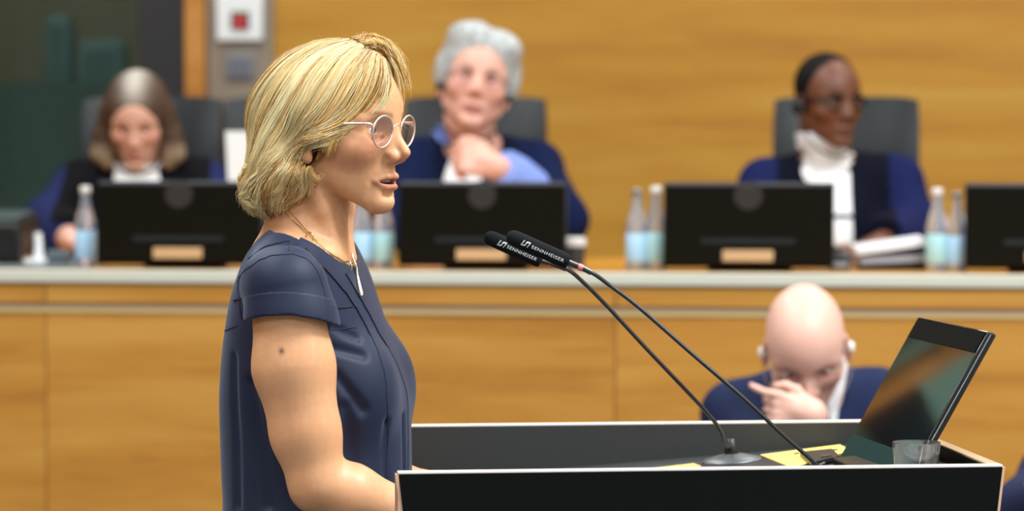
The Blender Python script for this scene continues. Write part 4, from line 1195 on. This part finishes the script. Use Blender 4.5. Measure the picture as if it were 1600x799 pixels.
top = [
 [(600, 92), (607, 112), (607, 136), (602, 158), (588, 175), (566, 189), (540, 203), (510, 214), (488, 221), (473, 229)],
 [(592, 86), (592, 112), (582, 142), (564, 168), (540, 190), (514, 205), (490, 215), (472, 224), (462, 240)],
 [(584, 80), (572, 106), (558, 136), (540, 165), (516, 193), (494, 209), (474, 221), (461, 238), (455, 258)],
 [(574, 76), (552, 98), (532, 130), (512, 165), (486, 199), (467, 216), (452, 236), (438, 254), (428, 268)],
 [(566, 70), (534, 90), (506, 125), (481, 165), (456, 205), (433, 236), (416, 259), (402, 282)],
 [(556, 65), (516, 80), (479, 112), (451, 155), (429, 200), (411, 236), (398, 262), (388, 288)],
 [(546, 61), (501, 70), (456, 98), (426, 140), (406, 185), (396, 226), (389, 257), (382, 288)],
 [(532, 60), (490, 66), (441, 95), (409, 130), (391, 165), (387, 205), (387, 242), (381, 280)]]
GT = [guide(p) for p in top]
strands(GT, 6800, .0040, .0022, .0048, (0, 0, 1, 2, 3), seed=11, root_dark=.25)
strands(GT, 900, .0010, .0030, .0045, (0, 0, 1), LK=3, ldep=.004, lshift=.010, seed=14, root_dark=.2, flyaway=.12)
strands(GT[:4], 1500, .0025, .0020, .0030, (0, 1, 2, 3), seed=12, root_dark=.75, ends=(0, .8))
strands(GT, 1200, .0050, .0020, .0035, (0, 1, 2), seed=13, mirror=True)
# over the brow and to the far side
fr = [[(548, 60), (575, 58), (600, 66), (618, 84), (630, 108), (635, 130), (631, 146)],
      [(560, 66), (585, 62), (606, 72), (622, 92), (632, 118), (633, 140)],
      [(570, 72), (592, 68), (612, 80), (626, 100), (634, 122), (636, 144)]]
strands([guide(p) for p in fr], 950, .004, .003, .004, (0, 1, 2, 3), seed=21, root_dark=.5, curl=.004, endj=.9)
# the tucked-back wisps at the temple
tm = [[(596, 128), (590, 156), (572, 180), (548, 198), (534, 216), (526, 236), (523, 252)],
      [(580, 130), (568, 160), (548, 186), (526, 208), (512, 228), (506, 246), (504, 258)]]
lk = [[(604, 146), (600, 162), (590, 173), (576, 178), (560, 179), (547, 176)], [(602, 152), (594, 168), (580, 178), (562, 184), (546, 184), (536, 180)]]
strands([guide(p) for p in lk], 170, .0005, .0012, .001, (0, 0, 1), seed=26, root_dark=0, lshift=.002, ldep=.001)
strands([guide(p) for p in tm], 420, .002, .0022, .002, (1, 1, 2, 3), seed=22, root_dark=.2, lshift=.004, ends=(0, .9), endj=.4)
# curls at the nape, turning outward
nape = [
 [(488, 260), (486, 268), (490, 276), (499, 279), (508, 275), (512, 268)],
 [(474, 256), (466, 266), (460, 284), (464, 304), (476, 312), (490, 304)],
 [(470, 246), (462, 264), (452, 288), (450, 312), (462, 326), (476, 318)],
 [(456, 246), (440, 264), (428, 290), (432, 318), (448, 330), (462, 322)],
 [(440, 250), (424, 270), (412, 294), (414, 318), (430, 334), (448, 334)],
 [(424, 252), (408, 272), (396, 294), (394, 314), (408, 328), (428, 332)],
 [(408, 252), (396, 270), (384, 288), (377, 304), (384, 318), (402, 324)],
 [(396, 250), (386, 268), (376, 284), (370, 296), (374, 308), (388, 314)]]
GN = [guide(p) for p in nape]
strands(GN[1:], 1700, .006, .003, .0045, (1, 1, 2, 2, 3), LK=4, ldep=.006, lshift=.010, seed=31, root_dark=.5, curl=.004, flyaway=.02)
strands(GN[1:], 1500, .003, .0022, .006, (0, 0, 0, 1, 2), LK=3, ldep=.007, lshift=.016, seed=34, root_dark=.4, curl=.010, ends=(.05, .95), flyaway=.12)
nape2 = [[(476, 262), (486, 276), (482, 296), (470, 312), (452, 316), (446, 304)],
 [(464, 258), (474, 278), (466, 302), (448, 318), (428, 316), (424, 302)],
 [(446, 262), (456, 284), (446, 306), (426, 322), (404, 316), (398, 302)],
 [(426, 262), (434, 284), (424, 304), (404, 316), (386, 308), (380, 294)]]
strands([guide(p) for p in nape2], 1200, .002, .0026, .006, (0, 0, 1, 2), LK=4, ldep=.005, lshift=.012, seed=36, root_dark=.5, curl=.007, ends=(.05, .95), flyaway=.1)
strands(GN[:2], 80, .003, .002, .002, (0, 1, 2), seed=32, root_dark=.3, curl=.002)
strands(GN[1:], 700, .006, .003, .0035, (0, 1, 2, 3), seed=33, mirror=True, curl=.004)
strand_mat = vcol_mat('hair_strands', rough=.38, spec=.55)
so = link('strands', np_mesh('strands', np.concatenate(SV), np.concatenate(SF), np.concatenate(SCOL)), strand_mat, hair_root)
so['kind'] = 'stuff'
# ------------------------------------------------------------------ the seated people
robe_mat = vcol_mat('robe_cloth', rough=.8, spec=.1)
suit_mat = vcol_mat('suit_cloth', rough=.75, spec=.15)
hair_far = vcol_mat('hair_mass', rough=.65, spec=.15); add_noise_bump(hair_far, 120, .6, .004, 3, stretch=(1, 1, .25))
white_cloth = mat('white_linen', (238, 238, 240), .8)
black_matte = mat('headset_black', (16, 16, 18), .5)
headset_white = mat('headset_white', (236, 234, 230), .35)
def nrmv(v): v = np.array(v, float); return v/np.linalg.norm(v)
def bounds(pts, r):
    p = np.array(pts); return p.min(0)-r, p.max(0)+r
def box_axes(lo, hi, h): return [axis((lo[i], hi[i], h)) for i in range(3)]
def tint_noise(V, c1, c2, f=(300, 220, 120)):
    t = (np.sin(V[:, 0]*f[0]+np.sin(V[:, 2]*f[2])*2)*np.sin(V[:, 1]*f[1]+V[:, 0]*90)*.5+.5)[:, None]
    return np.array(lin(c1))*(1-t)+np.array(lin(c2))*t

def seated(label, head, delta, pitch, roll, s, joints, hands, cloth, skin, floor_z, seat_z, hair=None, head_kw=None, tints=None, cloth_pad=.014, chest=(.175, .125, .22),
           wrist_cut=.84, brow=(90, 70, 60), lip=(160, 90, 86), blush=(200, 120, 100), stubble=None, iris=(60, 50, 44), neck_open=.03, cname='robe'):
    O = A(*head); M = rotz(-PI/2+delta) @ roty(pitch) @ rotx(roll)
    hl = lambda P: (frame_pts(P, O, M)/s).astype(F4)
    hw = lambda p: O+M @ (np.array(p, float)*s)
    J = {k: A(*v) for k, v in joints.items()}
    sm = (J['SL']+J['SR'])/2
    pel = np.array((J['pel'][0], J['pel'][1], seat_z+.152))
    lat = nrmv(J['SL']-J['SR'])*np.array((1, 1, 0)); lat = nrmv(lat); fw = np.array((lat[1], -lat[0], 0.0)); fw = fw if fw[1] < 0 else -fw
    TM = np.stack([fw, lat, np.array((0, 0, 1.0))], 1)
    cc = sm-np.array((0, 0, .16))
    def torso(P):
        q = frame_pts(P, cc, TM)
        d = ell(q, (.0, 0, 0), (chest[1], chest[0], chest[2]))
        d = smin(d, cap(P, J['SL'], J['SR'], .062), .07)
        d = smin(d, cap(P, cc, pel, .13, .15), .08)
        for k in ('SL', 'SR'): d = smin(d, cap(P, sm+np.array((0, 0, .052)), J[k], .050, .052), .04)
        return d
    def arms(P, t=0.0):
        d = None
        for k in ('L', 'R'):
            if 'E'+k not in J: continue
            e = chain(P, [J['S'+k], J['E'+k], J['W'+k]], [.056+t*.3, .047+t*1.3, .031+t*1.3], .02)
            d = e if d is None else np.minimum(d, e)
        return d
    def neck(P):
        return chain(P, [hw((-.015, 0, -.03)), hw((-.02, 0, -.09)), sm+fw*.0+np.array((0, 0, .01))], [.054*s, .056*s, .068], .02)
    def hand(P):
        d = None
        for (k, f_, u_, s_, curl, *ix) in hands:
            e = hand_f(P, J['W'+k], f_, u_, s_, curl, (ix[1] if len(ix) > 1 else 1.0), ix[0] if ix else None)
            d = e if d is None else np.minimum(d, e)
        return d
    kw = dict(jaw=1.08, nose=1.03); kw.update(head_kw or {})
    def body(P):
        d = torso(P)+.014
        d = smin(d, neck(P), .03)
        d = smin(d, head_sdf(hl(P), **kw)*s, .014)
        a = arms(P)
        if a is not None: d = smin(d, a, .02)
        if hands: d = smin(d, hand(P), .012)
        return d.astype(F4)
    u = np.array((0, 0, 1.0))
    def garment(P):
        d = torso(P)
        a = arms(P, cloth_pad)
        if a is not None: d = smin(d, a, .035)
        d = d+.0025*np.sin(P[:, 0]*48+np.sin(P[:, 2]*21)*1.6)*np.clip((sm[2]-.02-P[:, 2])/.1, 0, 1)
        # neck opening
        nb = neck(P)-.012
        hgt = (P-sm.astype(F4)) @ u.astype(F4)
        front = (P-sm.astype(F4)) @ fw.astype(F4)
        d = smax(d, -nb, .006)
        rad = np.sqrt(front*front*.8+((P-sm.astype(F4)) @ lat.astype(F4))**2)-.105
        d = smax(d, np.minimum(hgt-.088+np.clip(front, -.05, .2)*neck_open*6, -rad), .012)
        for k in ('L', 'R'):
            if 'E'+k not in J: continue
            D = nrmv(J['W'+k]-J['E'+k]); c = J['E'+k]+(J['W'+k]-J['E'+k])*wrist_cut
            t = (P-c.astype(F4)) @ D.astype(F4); near = np.sqrt(((P-J['W'+k].astype(F4))**2).sum(1)) < .17
            near &= ((P-c.astype(F4))**2).sum(1)-t*t < .0095
            d = np.where(near & (t > -.1), smax(d, t, .003), d)
        return d.astype(F4)
    base = np.array((pel[0], pel[1], floor_z))
    root = empty('person', tuple(base), 0, label, 'person')
    allp = [J[k] for k in J]+[pel]
    lo, hi = bounds(allp+[O], .14)
    z_low = min(J[k][2] for k in J if k != 'pel')-.12
    V, Q = sdf_mesh(body, axis((lo[0], hi[0], .0054)), axis((lo[1], hi[1], .0054)), axis((pel[2]-.2, O[2]-.17, .008), (O[2]-.17, O[2]+.15, .0042)), B=4, slack=1.25)
    col = head_tint(hl(V), skin, lip, blush, brow=brow, stubble=stubble)
    link('body', np_mesh('body', V, Q, col), skin_mat, root)
    V, Q = sdf_mesh(garment, axis((lo[0], hi[0], .0075)), axis((lo[1], hi[1], .0075)), axis((pel[2]-.2, sm[2]+.16, .0075)), B=4, slack=1.3)
    gcol = np.tile(np.array(lin(cloth)), (len(V), 1))
    q = frame_pts(V, cc, TM)
    if tints: gcol = tints(V, q, gcol, lambda P: (arms(P) if arms(P) is not None else np.full(len(P), 9.0)), torso)
    g = link(cname, np_mesh(cname, V, Q, gcol), suit_mat if cname == 'jacket' else robe_mat, root)
    # lower body, hidden behind the furniture but resting on seat and floor
    kn = 'trousers'; mb = MB()
    for sg in (-1, 1):
        hip = pel+lat*sg*.09-np.array((0, 0, .066)); knee = pel+fw*.40+lat*sg*.11; knee[2] = seat_z+.085; foot = np.array((knee[0], knee[1], floor_z+.09))+fw*.02
        mb.tube(spline([hip, (hip+knee)/2, knee-fw*.03, knee+np.array((0, 0, -.07)), (knee+foot)/2, foot], 4), [.083]*9+[.066]*8+[.055]*4, 12)
        MB().tube(spline([foot+np.array((0, 0, -.015))-fw*.05, foot+np.array((0, 0, -.035))+fw*.04, foot+np.array((0, 0, -.062))+fw*.17], 4), [.042]*4+[.040]*3+[.034, .024], 12, flat=.72).build('shoe', black_matte, root)
    mb.build(kn, mat('dark_trousers', (26, 28, 36), .8), root)
    if hair:
        hf = lambda P: hair(hl(P))*s
        lo, hi = bounds([O], .24*s); V, Q = sdf_mesh(hf, *box_axes(lo, hi, .0045), B=4, slack=1.3)
        hv = hl(V); link('hair', np_mesh('hair', V, Q, hair_tint(hv, hair)), hair_far, root)
    eye_pair(root, M, O, iris, s)
    surf = lambda P: np.minimum(garment(P), np.minimum(torso(P)+.014, neck(P)))
    return dict(root=root, O=O, M=M, s=s, hw=hw, J=J, surf=surf, garment=garment, body=body, sm=sm, fw=fw, lat=lat, g=g)
HAIR_COL = {}
def hair_tint(hv, h):
    f = HAIR_COL.get(h); return f(hv) if f else tint_noise(hv, (60, 50, 44), (30, 26, 24))
def patch(rows, surf, Y0, Y1, name, m, parent, off=.007, nx=9, ny=5, pleat=0.0, th=.005):
    """a cloth laid on the body: rows of (left edge, right edge, pixel row)"""
    rr = spline([(a, b, y) for a, b, y in rows], ny); pts = []
    for (a, b, y) in rr:
        for t in np.linspace(0, 1, nx): pts.append((a+(b-a)*t, y))
    n = len(rr); P = onto(pts, surf, Y0, Y1, off, n=90)
    d, g = grad(surf, P); g /= np.maximum(np.linalg.norm(g, axis=1, keepdims=True), 1e-6)
    k = np.arange(len(P)) % nx
    F = P+g*(pleat*np.cos(k*PI))[:, None]; Bk = P-g*th
    VV = np.concatenate([F, Bk]); N = len(F); FF = []
    for i in range(n-1):
        for j in range(nx-1):
            a = i*nx+j; FF.append((a, a+nx, a+nx+1, a+1)); FF.append((N+a, N+a+1, N+a+nx+1, N+a+nx))
    per = [j for j in range(nx)]+[i*nx+nx-1 for i in range(1, n)]+[(n-1)*nx+j for j in range(nx-2, -1, -1)]+[i*nx for i in range(n-2, 0, -1)]
    for i in range(len(per)):
        a, b = per[i], per[(i+1) % len(per)]; FF.append((a, b, N+b, N+a))
    return link(name, np_mesh(name, VV, FF), m, parent)
def stethoset(p, m, disc=.020, mdisc=None, bow=.003):
    """a headset worn under the chin: two ear pieces joined by a thin bow"""
    hw = p['hw']; s = p['s']
    h = empty('headset', tuple(hw((0, 0, -.02)))); h.parent = p['root']; h.matrix_parent_inverse = Matrix.Translation(p['root'].location).inverted()
    for sg in (-1, 1):
        c = hw((-.002, sg*.083, -.018)); ax = p['M'] @ np.array((.25, sg, 0)); rot = Vector((0, 0, 1)).rotation_difference(Vector(ax)).to_matrix().to_4x4()
        MB().lathe([(0, -.008), (disc*.8, -.008), (disc, -.003), (disc, .003), (disc*.8, .009), (disc*.45, .010), (disc*.4, .007), (0, .007)], Matrix.Translation(Vector(c)) @ rot, 20).build('ear_piece', mdisc or m, h)
    pts = [hw(q) for q in ((.0, -.086, -.03), (.02, -.080, -.08), (.05, -.045, -.128), (.062, 0, -.142), (.05, .045, -.128), (.02, .080, -.08), (.0, .086, -.03))]
    MB().tube(spline(pts, 5), bow, 8).build('bow', m, h)
    return h
def eyeglasses(p, m, w=.021, thick=.0016, lm=None):
    hw = p['hw']; gl = empty('spectacles', tuple(hw((.1, 0, 0)))); gl.parent = p['root']; gl.matrix_parent_inverse = Matrix.Translation(p['root'].location).inverted()
    for sg in (-1, 1):
        pts = []
        for k in range(27):
            a = 2*PI*k/26; pts.append(hw((.1-.06*abs(.033*sg+w*1.15*math.cos(a)*sg), sg*.033+w*1.2*math.cos(a), .85*w*math.sin(a)-.002)))
        MB().tube(pts, thick, 6, cap=False).build('rim', m, gl)
        q = np.array(pts[:-1]); link('lens', np_mesh('lens', np.vstack([q.mean(0)[None], q]), [(0, i+1, (i+1) % 26+1) for i in range(26)]), lm or lens_mat, gl)
        MB().tube([hw(q) for q in ((.095, sg*.058, .004), (.06, sg*.073, .006), (0, sg*.079, .006), (-.015, sg*.078, -.006))], thick, 6).build('temple_arm', m, gl)
    MB().tube([hw(q) for q in ((.099, -.010, .003), (.102, 0, .006), (.099, .010, .003))], thick, 6).build('bridge', m, gl)
    return gl
SEAT_J, SEAT_F = POD+.46, .47

# ---- the long-haired judge at the left
def hair_long(h):
    d = smax(ell(h, (-.012, 0, .036), (.112, .090, .099)), -ell(h, (.085, 0, -.03), (.075, .062, .098)), .012)
    for sg in (-1, 1):
        lock = chain(h, [(-.01, sg*.078, .02), (.0, sg*.092, -.05), (.012, sg*.098, -.095), (.02, sg*.084, -.125)], [.028, .031, .032, .020], .02)
        d = smin(d, lock, .03)
    d = smin(d, ell(h, (-.06, 0, -.07), (.06, .10, .11)), .03)
    return smax(d, -ell(h, (.075, 0, -.055), (.075, .056, .085)), .012)
def col_long(h):
    c = tint_noise(h, (92, 72, 58), (62, 47, 38))
    w = np.clip(np.exp(-(h[:, 1]/.034)**2)*np.clip((h[:, 2]-.05)/.07, 0, 1)*.85, 0, 1)[:, None]
    tip = np.clip((-.05-h[:, 2])/.05, 0, 1)[:, None]*.8
    c = c*(1-w)+np.array(lin((188, 180, 170)))*w
    return c*(1-tip)+np.array(lin((168, 148, 124)))*tip
HAIR_COL[hair_long] = col_long
def tint_left(V, q, col, arms, torso):
    blk = ((np.abs(q[:, 1]) < .195) & (q[:, 2] > .075)) | (np.abs(q[:, 1]) < .125)
    return np.where(blk[:, None], np.array(lin((9, 9, 13))), col)
YL = 9.42
pL = seated('long-haired judge in black and blue robe looking down at the left', (214, 186, YL-.05), R(0), R(21), R(0), .95,
            dict(SR=(124, 292, YL+.05), SL=(316, 288, YL+.05), ER=(78, 352, YL-.12), WR=(112, 376, YL-.36), EL=(362, 372, YL-.10), WL=(330, 400, YL-.36), pel=(217, 480, YL+.08)),
            [('R', (.55, -.75, -.15), (-.1, -.2, 1), (1, .6, 0), .35), ('L', (-.6, -.75, -.1), (0, -.2, 1), (-1, .6, 0), .35)],
            (30, 36, 76), (212, 162, 142), POD, SEAT_J, hair=hair_long, head_kw=dict(jaw=.98, old=.6), tints=tint_left, brow=(120, 96, 84), cloth_pad=.022)
patch([(184, 246, 252), (183, 247, 266), (182, 248, 282), (182, 250, 305)], pL['surf'], YL-.35, YL+.1, 'jabot', white_cloth, pL['root'], off=.022, pleat=.0015)
stethoset(pL, black_matte)

# ---- the white-haired judge in the middle, chin on his fist
def hair_white(h):
    d = smax(ell(h, (-.014, 0, .046), (.110, .093, .101)), -ell(h, (.095, 0, -.025), (.075, .078, .098)), .014)
    d = smin(d, ell(h, (.030, -.030, .102), (.060, .058, .036)), .03)
    d = smin(d, ell(h, (.035, .050, .088), (.052, .042, .036)), .03)
    for sg in (-1, 1): d = smin(d, ell(h, (-.015, sg*.082, .02), (.040, .022, .050)), .02)
    d = smax(d, -cap(h, (.095, .016, .150), (-.04, .016, .160), .016), .022)
    return smax(d, -ell(h, (.08, 0, -.10), (.12, .12, .098)), .012)
HAIR_COL[hair_white] = lambda h: tint_noise(h, (196, 200, 200), (150, 154, 156))
def tint_mid(V, q, col, arms, torso):
    dk = (np.abs(q[:, 1]) < .11) & (arms(V) > .012)
    return np.where(dk[:, None], np.array(lin((9, 17, 42))), col)
YM = 9.25
pM = seated('white-haired judge in navy robe resting his chin on his fist, looking up', (744, 131, YM-.05), R(4), R(-9), R(-11), 1.10,
            dict(SR=(648, 258, YM+.05), SL=(838, 262, YM+.05), ER=(640, 345, YM-.05), WR=(668, 392, YM-.28), EL=(872, 342, YM-.12), WL=(778, 262, YM-.27), pel=(745, 460, YM+.1)),
            [('L', (-1, -.05, .30), (.15, -.9, .35), (.1, .45, 1), 1.15, None, 1.12), ('R', (.5, -.8, -.1), (0, 0, 1), (1, .5, 0), .4)],
            (15, 27, 62), (222, 168, 150), POD, SEAT_J, hair=hair_white, head_kw=dict(jaw=1.14, old=.8, nose=1.05, cheek=1.1), tints=tint_mid, brow=(150, 140, 134), cloth_pad=.022, wrist_cut=.50, blush=(206, 128, 112))
patch([(704, 742, 252), (700, 750, 266), (696, 752, 280), (694, 754, 300)], pM['surf'], YM-.25, YM+.1, 'jabot', white_cloth, pM['root'], pleat=.0012)
blue_shirt = mat('blue_shirt', (124, 150, 226), .75)
cE = pM['J']['EL']; cW = pM['J']['WL']; dW = nrmv(cW-cE)
cu = MB().tube([cE+(cW-cE)*.40, cE+(cW-cE)*.55, cE+(cW-cE)*.80, cW-dW*.012], [.066, .068, .066, .058], 18).build('shirt_cuff', blue_shirt, pM['root'])
bt_ = A(768, 272, 1); v_ = nrmv(np.array((0, 0, CAM_Z))-(cE+(cW-cE)*.70)); side_ = nrmv(v_-dW*(v_ @ dW))
bc = cE+(cW-cE)*.72+side_*.067
MB().lathe([(0, 0), (.010, 0), (.010, .003), (0, .004)], Matrix.Translation(Vector(bc)) @ Vector((0, 0, 1)).rotation_difference(Vector(side_)).to_matrix().to_4x4(), 14).build('cuff_button', mat('button_white', (222, 230, 244), .3), cu)
patch([(676, 696, 196), (674, 698, 206), (680, 704, 216), (688, 706, 226)], pM['surf'], YM-.25, YM+.15, 'shirt_collar', blue_shirt, pM['root'], off=.012, nx=5, ny=3)
stethoset(pM, black_matte)
eyeglasses(pM, mat('thin_grey_rim', (150, 140, 136), .3, .8), thick=.0011)

# ---- the judge with dark glasses at the right
def hair_short(h):
    d = ell(h, (-.004, 0, .039), (.0985, .0770, .0865))
    d = smax(d, -ell(h, (.100, 0, .012), (.118, .088, .101)), .008)
    return smax(d, -ell(h, (.04, 0, -.10), (.13, .12, .105)), .01)
HAIR_COL[hair_short] = lambda h: tint_noise(h, (18, 17, 18), (10, 9, 10))
def tint_right(V, q, col, arms, torso):
    dk = (np.abs(q[:, 1]) < .145)
    return np.where(dk[:, None], np.array(lin((7, 10, 28))), col)
YR = 9.18
pR = seated('judge with dark glasses and white jabot in a blue robe, looking to the right', (1291, 157, YR-.02), R(28), R(2), R(0), 1.0,
            dict(SR=(1196, 290, YR+.05), SL=(1400, 284, YR+.05), ER=(1178, 378, YR-.05), WR=(1225, 402, YR-.34), EL=(1424, 362, YR-.02), WL=(1372, 384, YR-.30), pel=(1298, 480, YR+.1)),
            [('R', (.6, -.7, -.1), (0, -.1, 1), (1, .6, 0), .4), ('L', (-.6, -.7, -.1), (0, -.1, 1), (-1, .6, 0), .4)],
            (20, 28, 72), (104, 62, 42), POD, SEAT_J, hair=hair_short, head_kw=dict(jaw=1.05, nose=1.0), tints=tint_right, brow=(30, 22, 20), lip=(110, 66, 58), blush=(120, 68, 48), cloth_pad=.026)
patch([(1248, 1330, 208), (1250, 1328, 224), (1252, 1328, 250), (1256, 1328, 280), (1280, 1328, 300), (1298, 1329, 320), (1299, 1330, 352), (1301, 1331, 386)], pR['surf'], YR-.35, YR+.12, 'jabot', white_cloth, pR['root'], pleat=.0012, ny=4)
patch([(1297, 1332, 337), (1297, 1332, 340), (1297, 1332, 343)], pR['surf'], YR-.35, YR+.12, 'jabot_band', mat('dark_ribbon', (30, 34, 60), .7), pR['root'], off=.0105, nx=5, ny=2)
stethoset(pR, black_matte)
clear_m = bpy.data.materials.new('clear_lens'); clear_m.use_nodes = True
nt = clear_m.node_tree; nt.nodes.clear(); o_ = nt.nodes.new('ShaderNodeOutputMaterial'); tr = nt.nodes.new('ShaderNodeBsdfTransparent'); tr.inputs[0].default_value = (.82, .78, .76, 1); nt.links.new(tr.outputs[0], o_.inputs[0])
eyeglasses(pR, mat('dark_rim', (22, 18, 18), .35), thick=.0032, lm=clear_m)

# ---- the bald man in front of the bench
YB = 7.25
def tint_suit(V, q, col, arms, torso): return col
pB = seated('bald man in navy suit bent forward with a hand over his face, below the bench', (1259, 537, YB-.12), R(-2), R(38), R(5), 1.05,
            dict(SR=(1148, 648, YB+.10), SL=(1372, 628, YB+.10), ER=(1236, 800, YB-.20), WR=(1269, 648, YB-.34), EL=(1400, 780, YB-.05), WL=(1330, 830, YB-.30), pel=(1262, 830, YB+.12)),
            [('R', (-1, .02, .18), (-.1, -1, -.05), (.15, 0, 1), 1.05, .22, .88), ('L', (-.7, -.6, .1), (0, -.2, 1), (-1, .6, 0), .4)],
            (24, 35, 68), (220, 174, 158), 0.0, SEAT_F, head_kw=dict(jaw=1.05, w=1.02), tints=tint_suit, brow=(170, 130, 110), cname='jacket', cloth_pad=.016, wrist_cut=.70)
def flat_piece(name, pts, Y, m, parent, th=.035, lean=.10):
    """a piece of cloth of its own thickness lying on the chest"""
    y0 = pts[0][1]; P = [at(x, y, Y-lean*(y-y0)/770.0) for x, y in pts]
    return MB().prism(P, (0, th, 0)).build(name, m, parent, smooth=False)
flat_piece('shirt_front', [(1318, 556), (1325, 572), (1319, 606), (1310, 640), (1304, 700), (1262, 700), (1268, 640), (1274, 606), (1296, 580)], YB-.035, white_cloth, pB['root'])
flat_piece('necktie', [(1280, 617), (1297, 615), (1294, 630), (1300, 700), (1276, 700), (1283, 630)], YB-.045, mat('tie_grey', (86, 88, 104), .6), pB['root'], .012)
stethoset(pB, mat('clear_tube', (190, 176, 160), .4), .0125, headset_white, .0012)
eyeglasses(pB, mat('thin_grey_rim', (150, 140, 136), .3, .8), thick=.0011)
MB().lathe([(0, .003), (.006, .003), (.006, .0045), (0, .0045)], None, 10).bm.free()

# ---- the neighbour cut off at the right edge
YN = 7.05
def hair_brown(h):
    d = smax(ell(h, (-.008, 0, .040), (.104, .082, .094)), -ell(h, (.105, 0, -.01), (.085, .085, .100)), .01)
    return smax(d, -ell(h, (.04, 0, -.11), (.13, .12, .105)), .01)
pN = seated('person in dark navy suit cut off by the right edge, only a sleeve in view', (1720, 600, YN), R(-20), R(8), R(0), 1.0,
            dict(SR=(1648, 745, YN+.02), SL=(1822, 740, YN+.06), ER=(1606, 800, YN-.10), WR=(1668, 775, YN-.30), EL=(1850, 880, YN-.05), WL=(1760, 880, YN-.25), pel=(1735, 950, YN+.12)),
            [('R', (-.35, -.4, .35), (-.3, -.5, .8), (.8, .1, .5), .5), ('L', (-.7, -.6, .1), (0, -.2, 1), (-1, .6, 0), .4)],
            (34, 40, 70), (214, 160, 138), 0.0, SEAT_F, hair=hair_brown, tints=tint_suit, cname='jacket', cloth_pad=.016)
def stool_chair(p, label):
    e = empty('visitor_chair', tuple(np.array(p['root'].location)), -PI/2*0, label, 'chair', 'chairs on the floor in front of the bench')
    e.location = p['root'].location
    L = lambda n, mb, m=leather: mb.build(n, m, e, world_coords=False)
    L('seat', MB().box((0, 0, SEAT_F-.035), (.46, .44, .06), None, .025))
    L('backrest', MB().box((0, .24, SEAT_F+.20), (.42, .035, .26), Matrix.Identity(4), .016))
    for sx in (-1, 1):
        for sy in (-1, 1): L('leg', MB().tube([(sx*.19, sy*.18, SEAT_F-.06), (sx*.21, sy*.20, 0)], .014, 8), chair_metal)
        L('back_post', MB().tube([(sx*.17, .19, SEAT_F-.05), (sx*.17, .255, SEAT_F+.14)], .012, 8), chair_metal)
stool_chair(pB, 'dark padded chair under the bald man'); stool_chair(pN, 'dark padded chair under the person at the right edge')
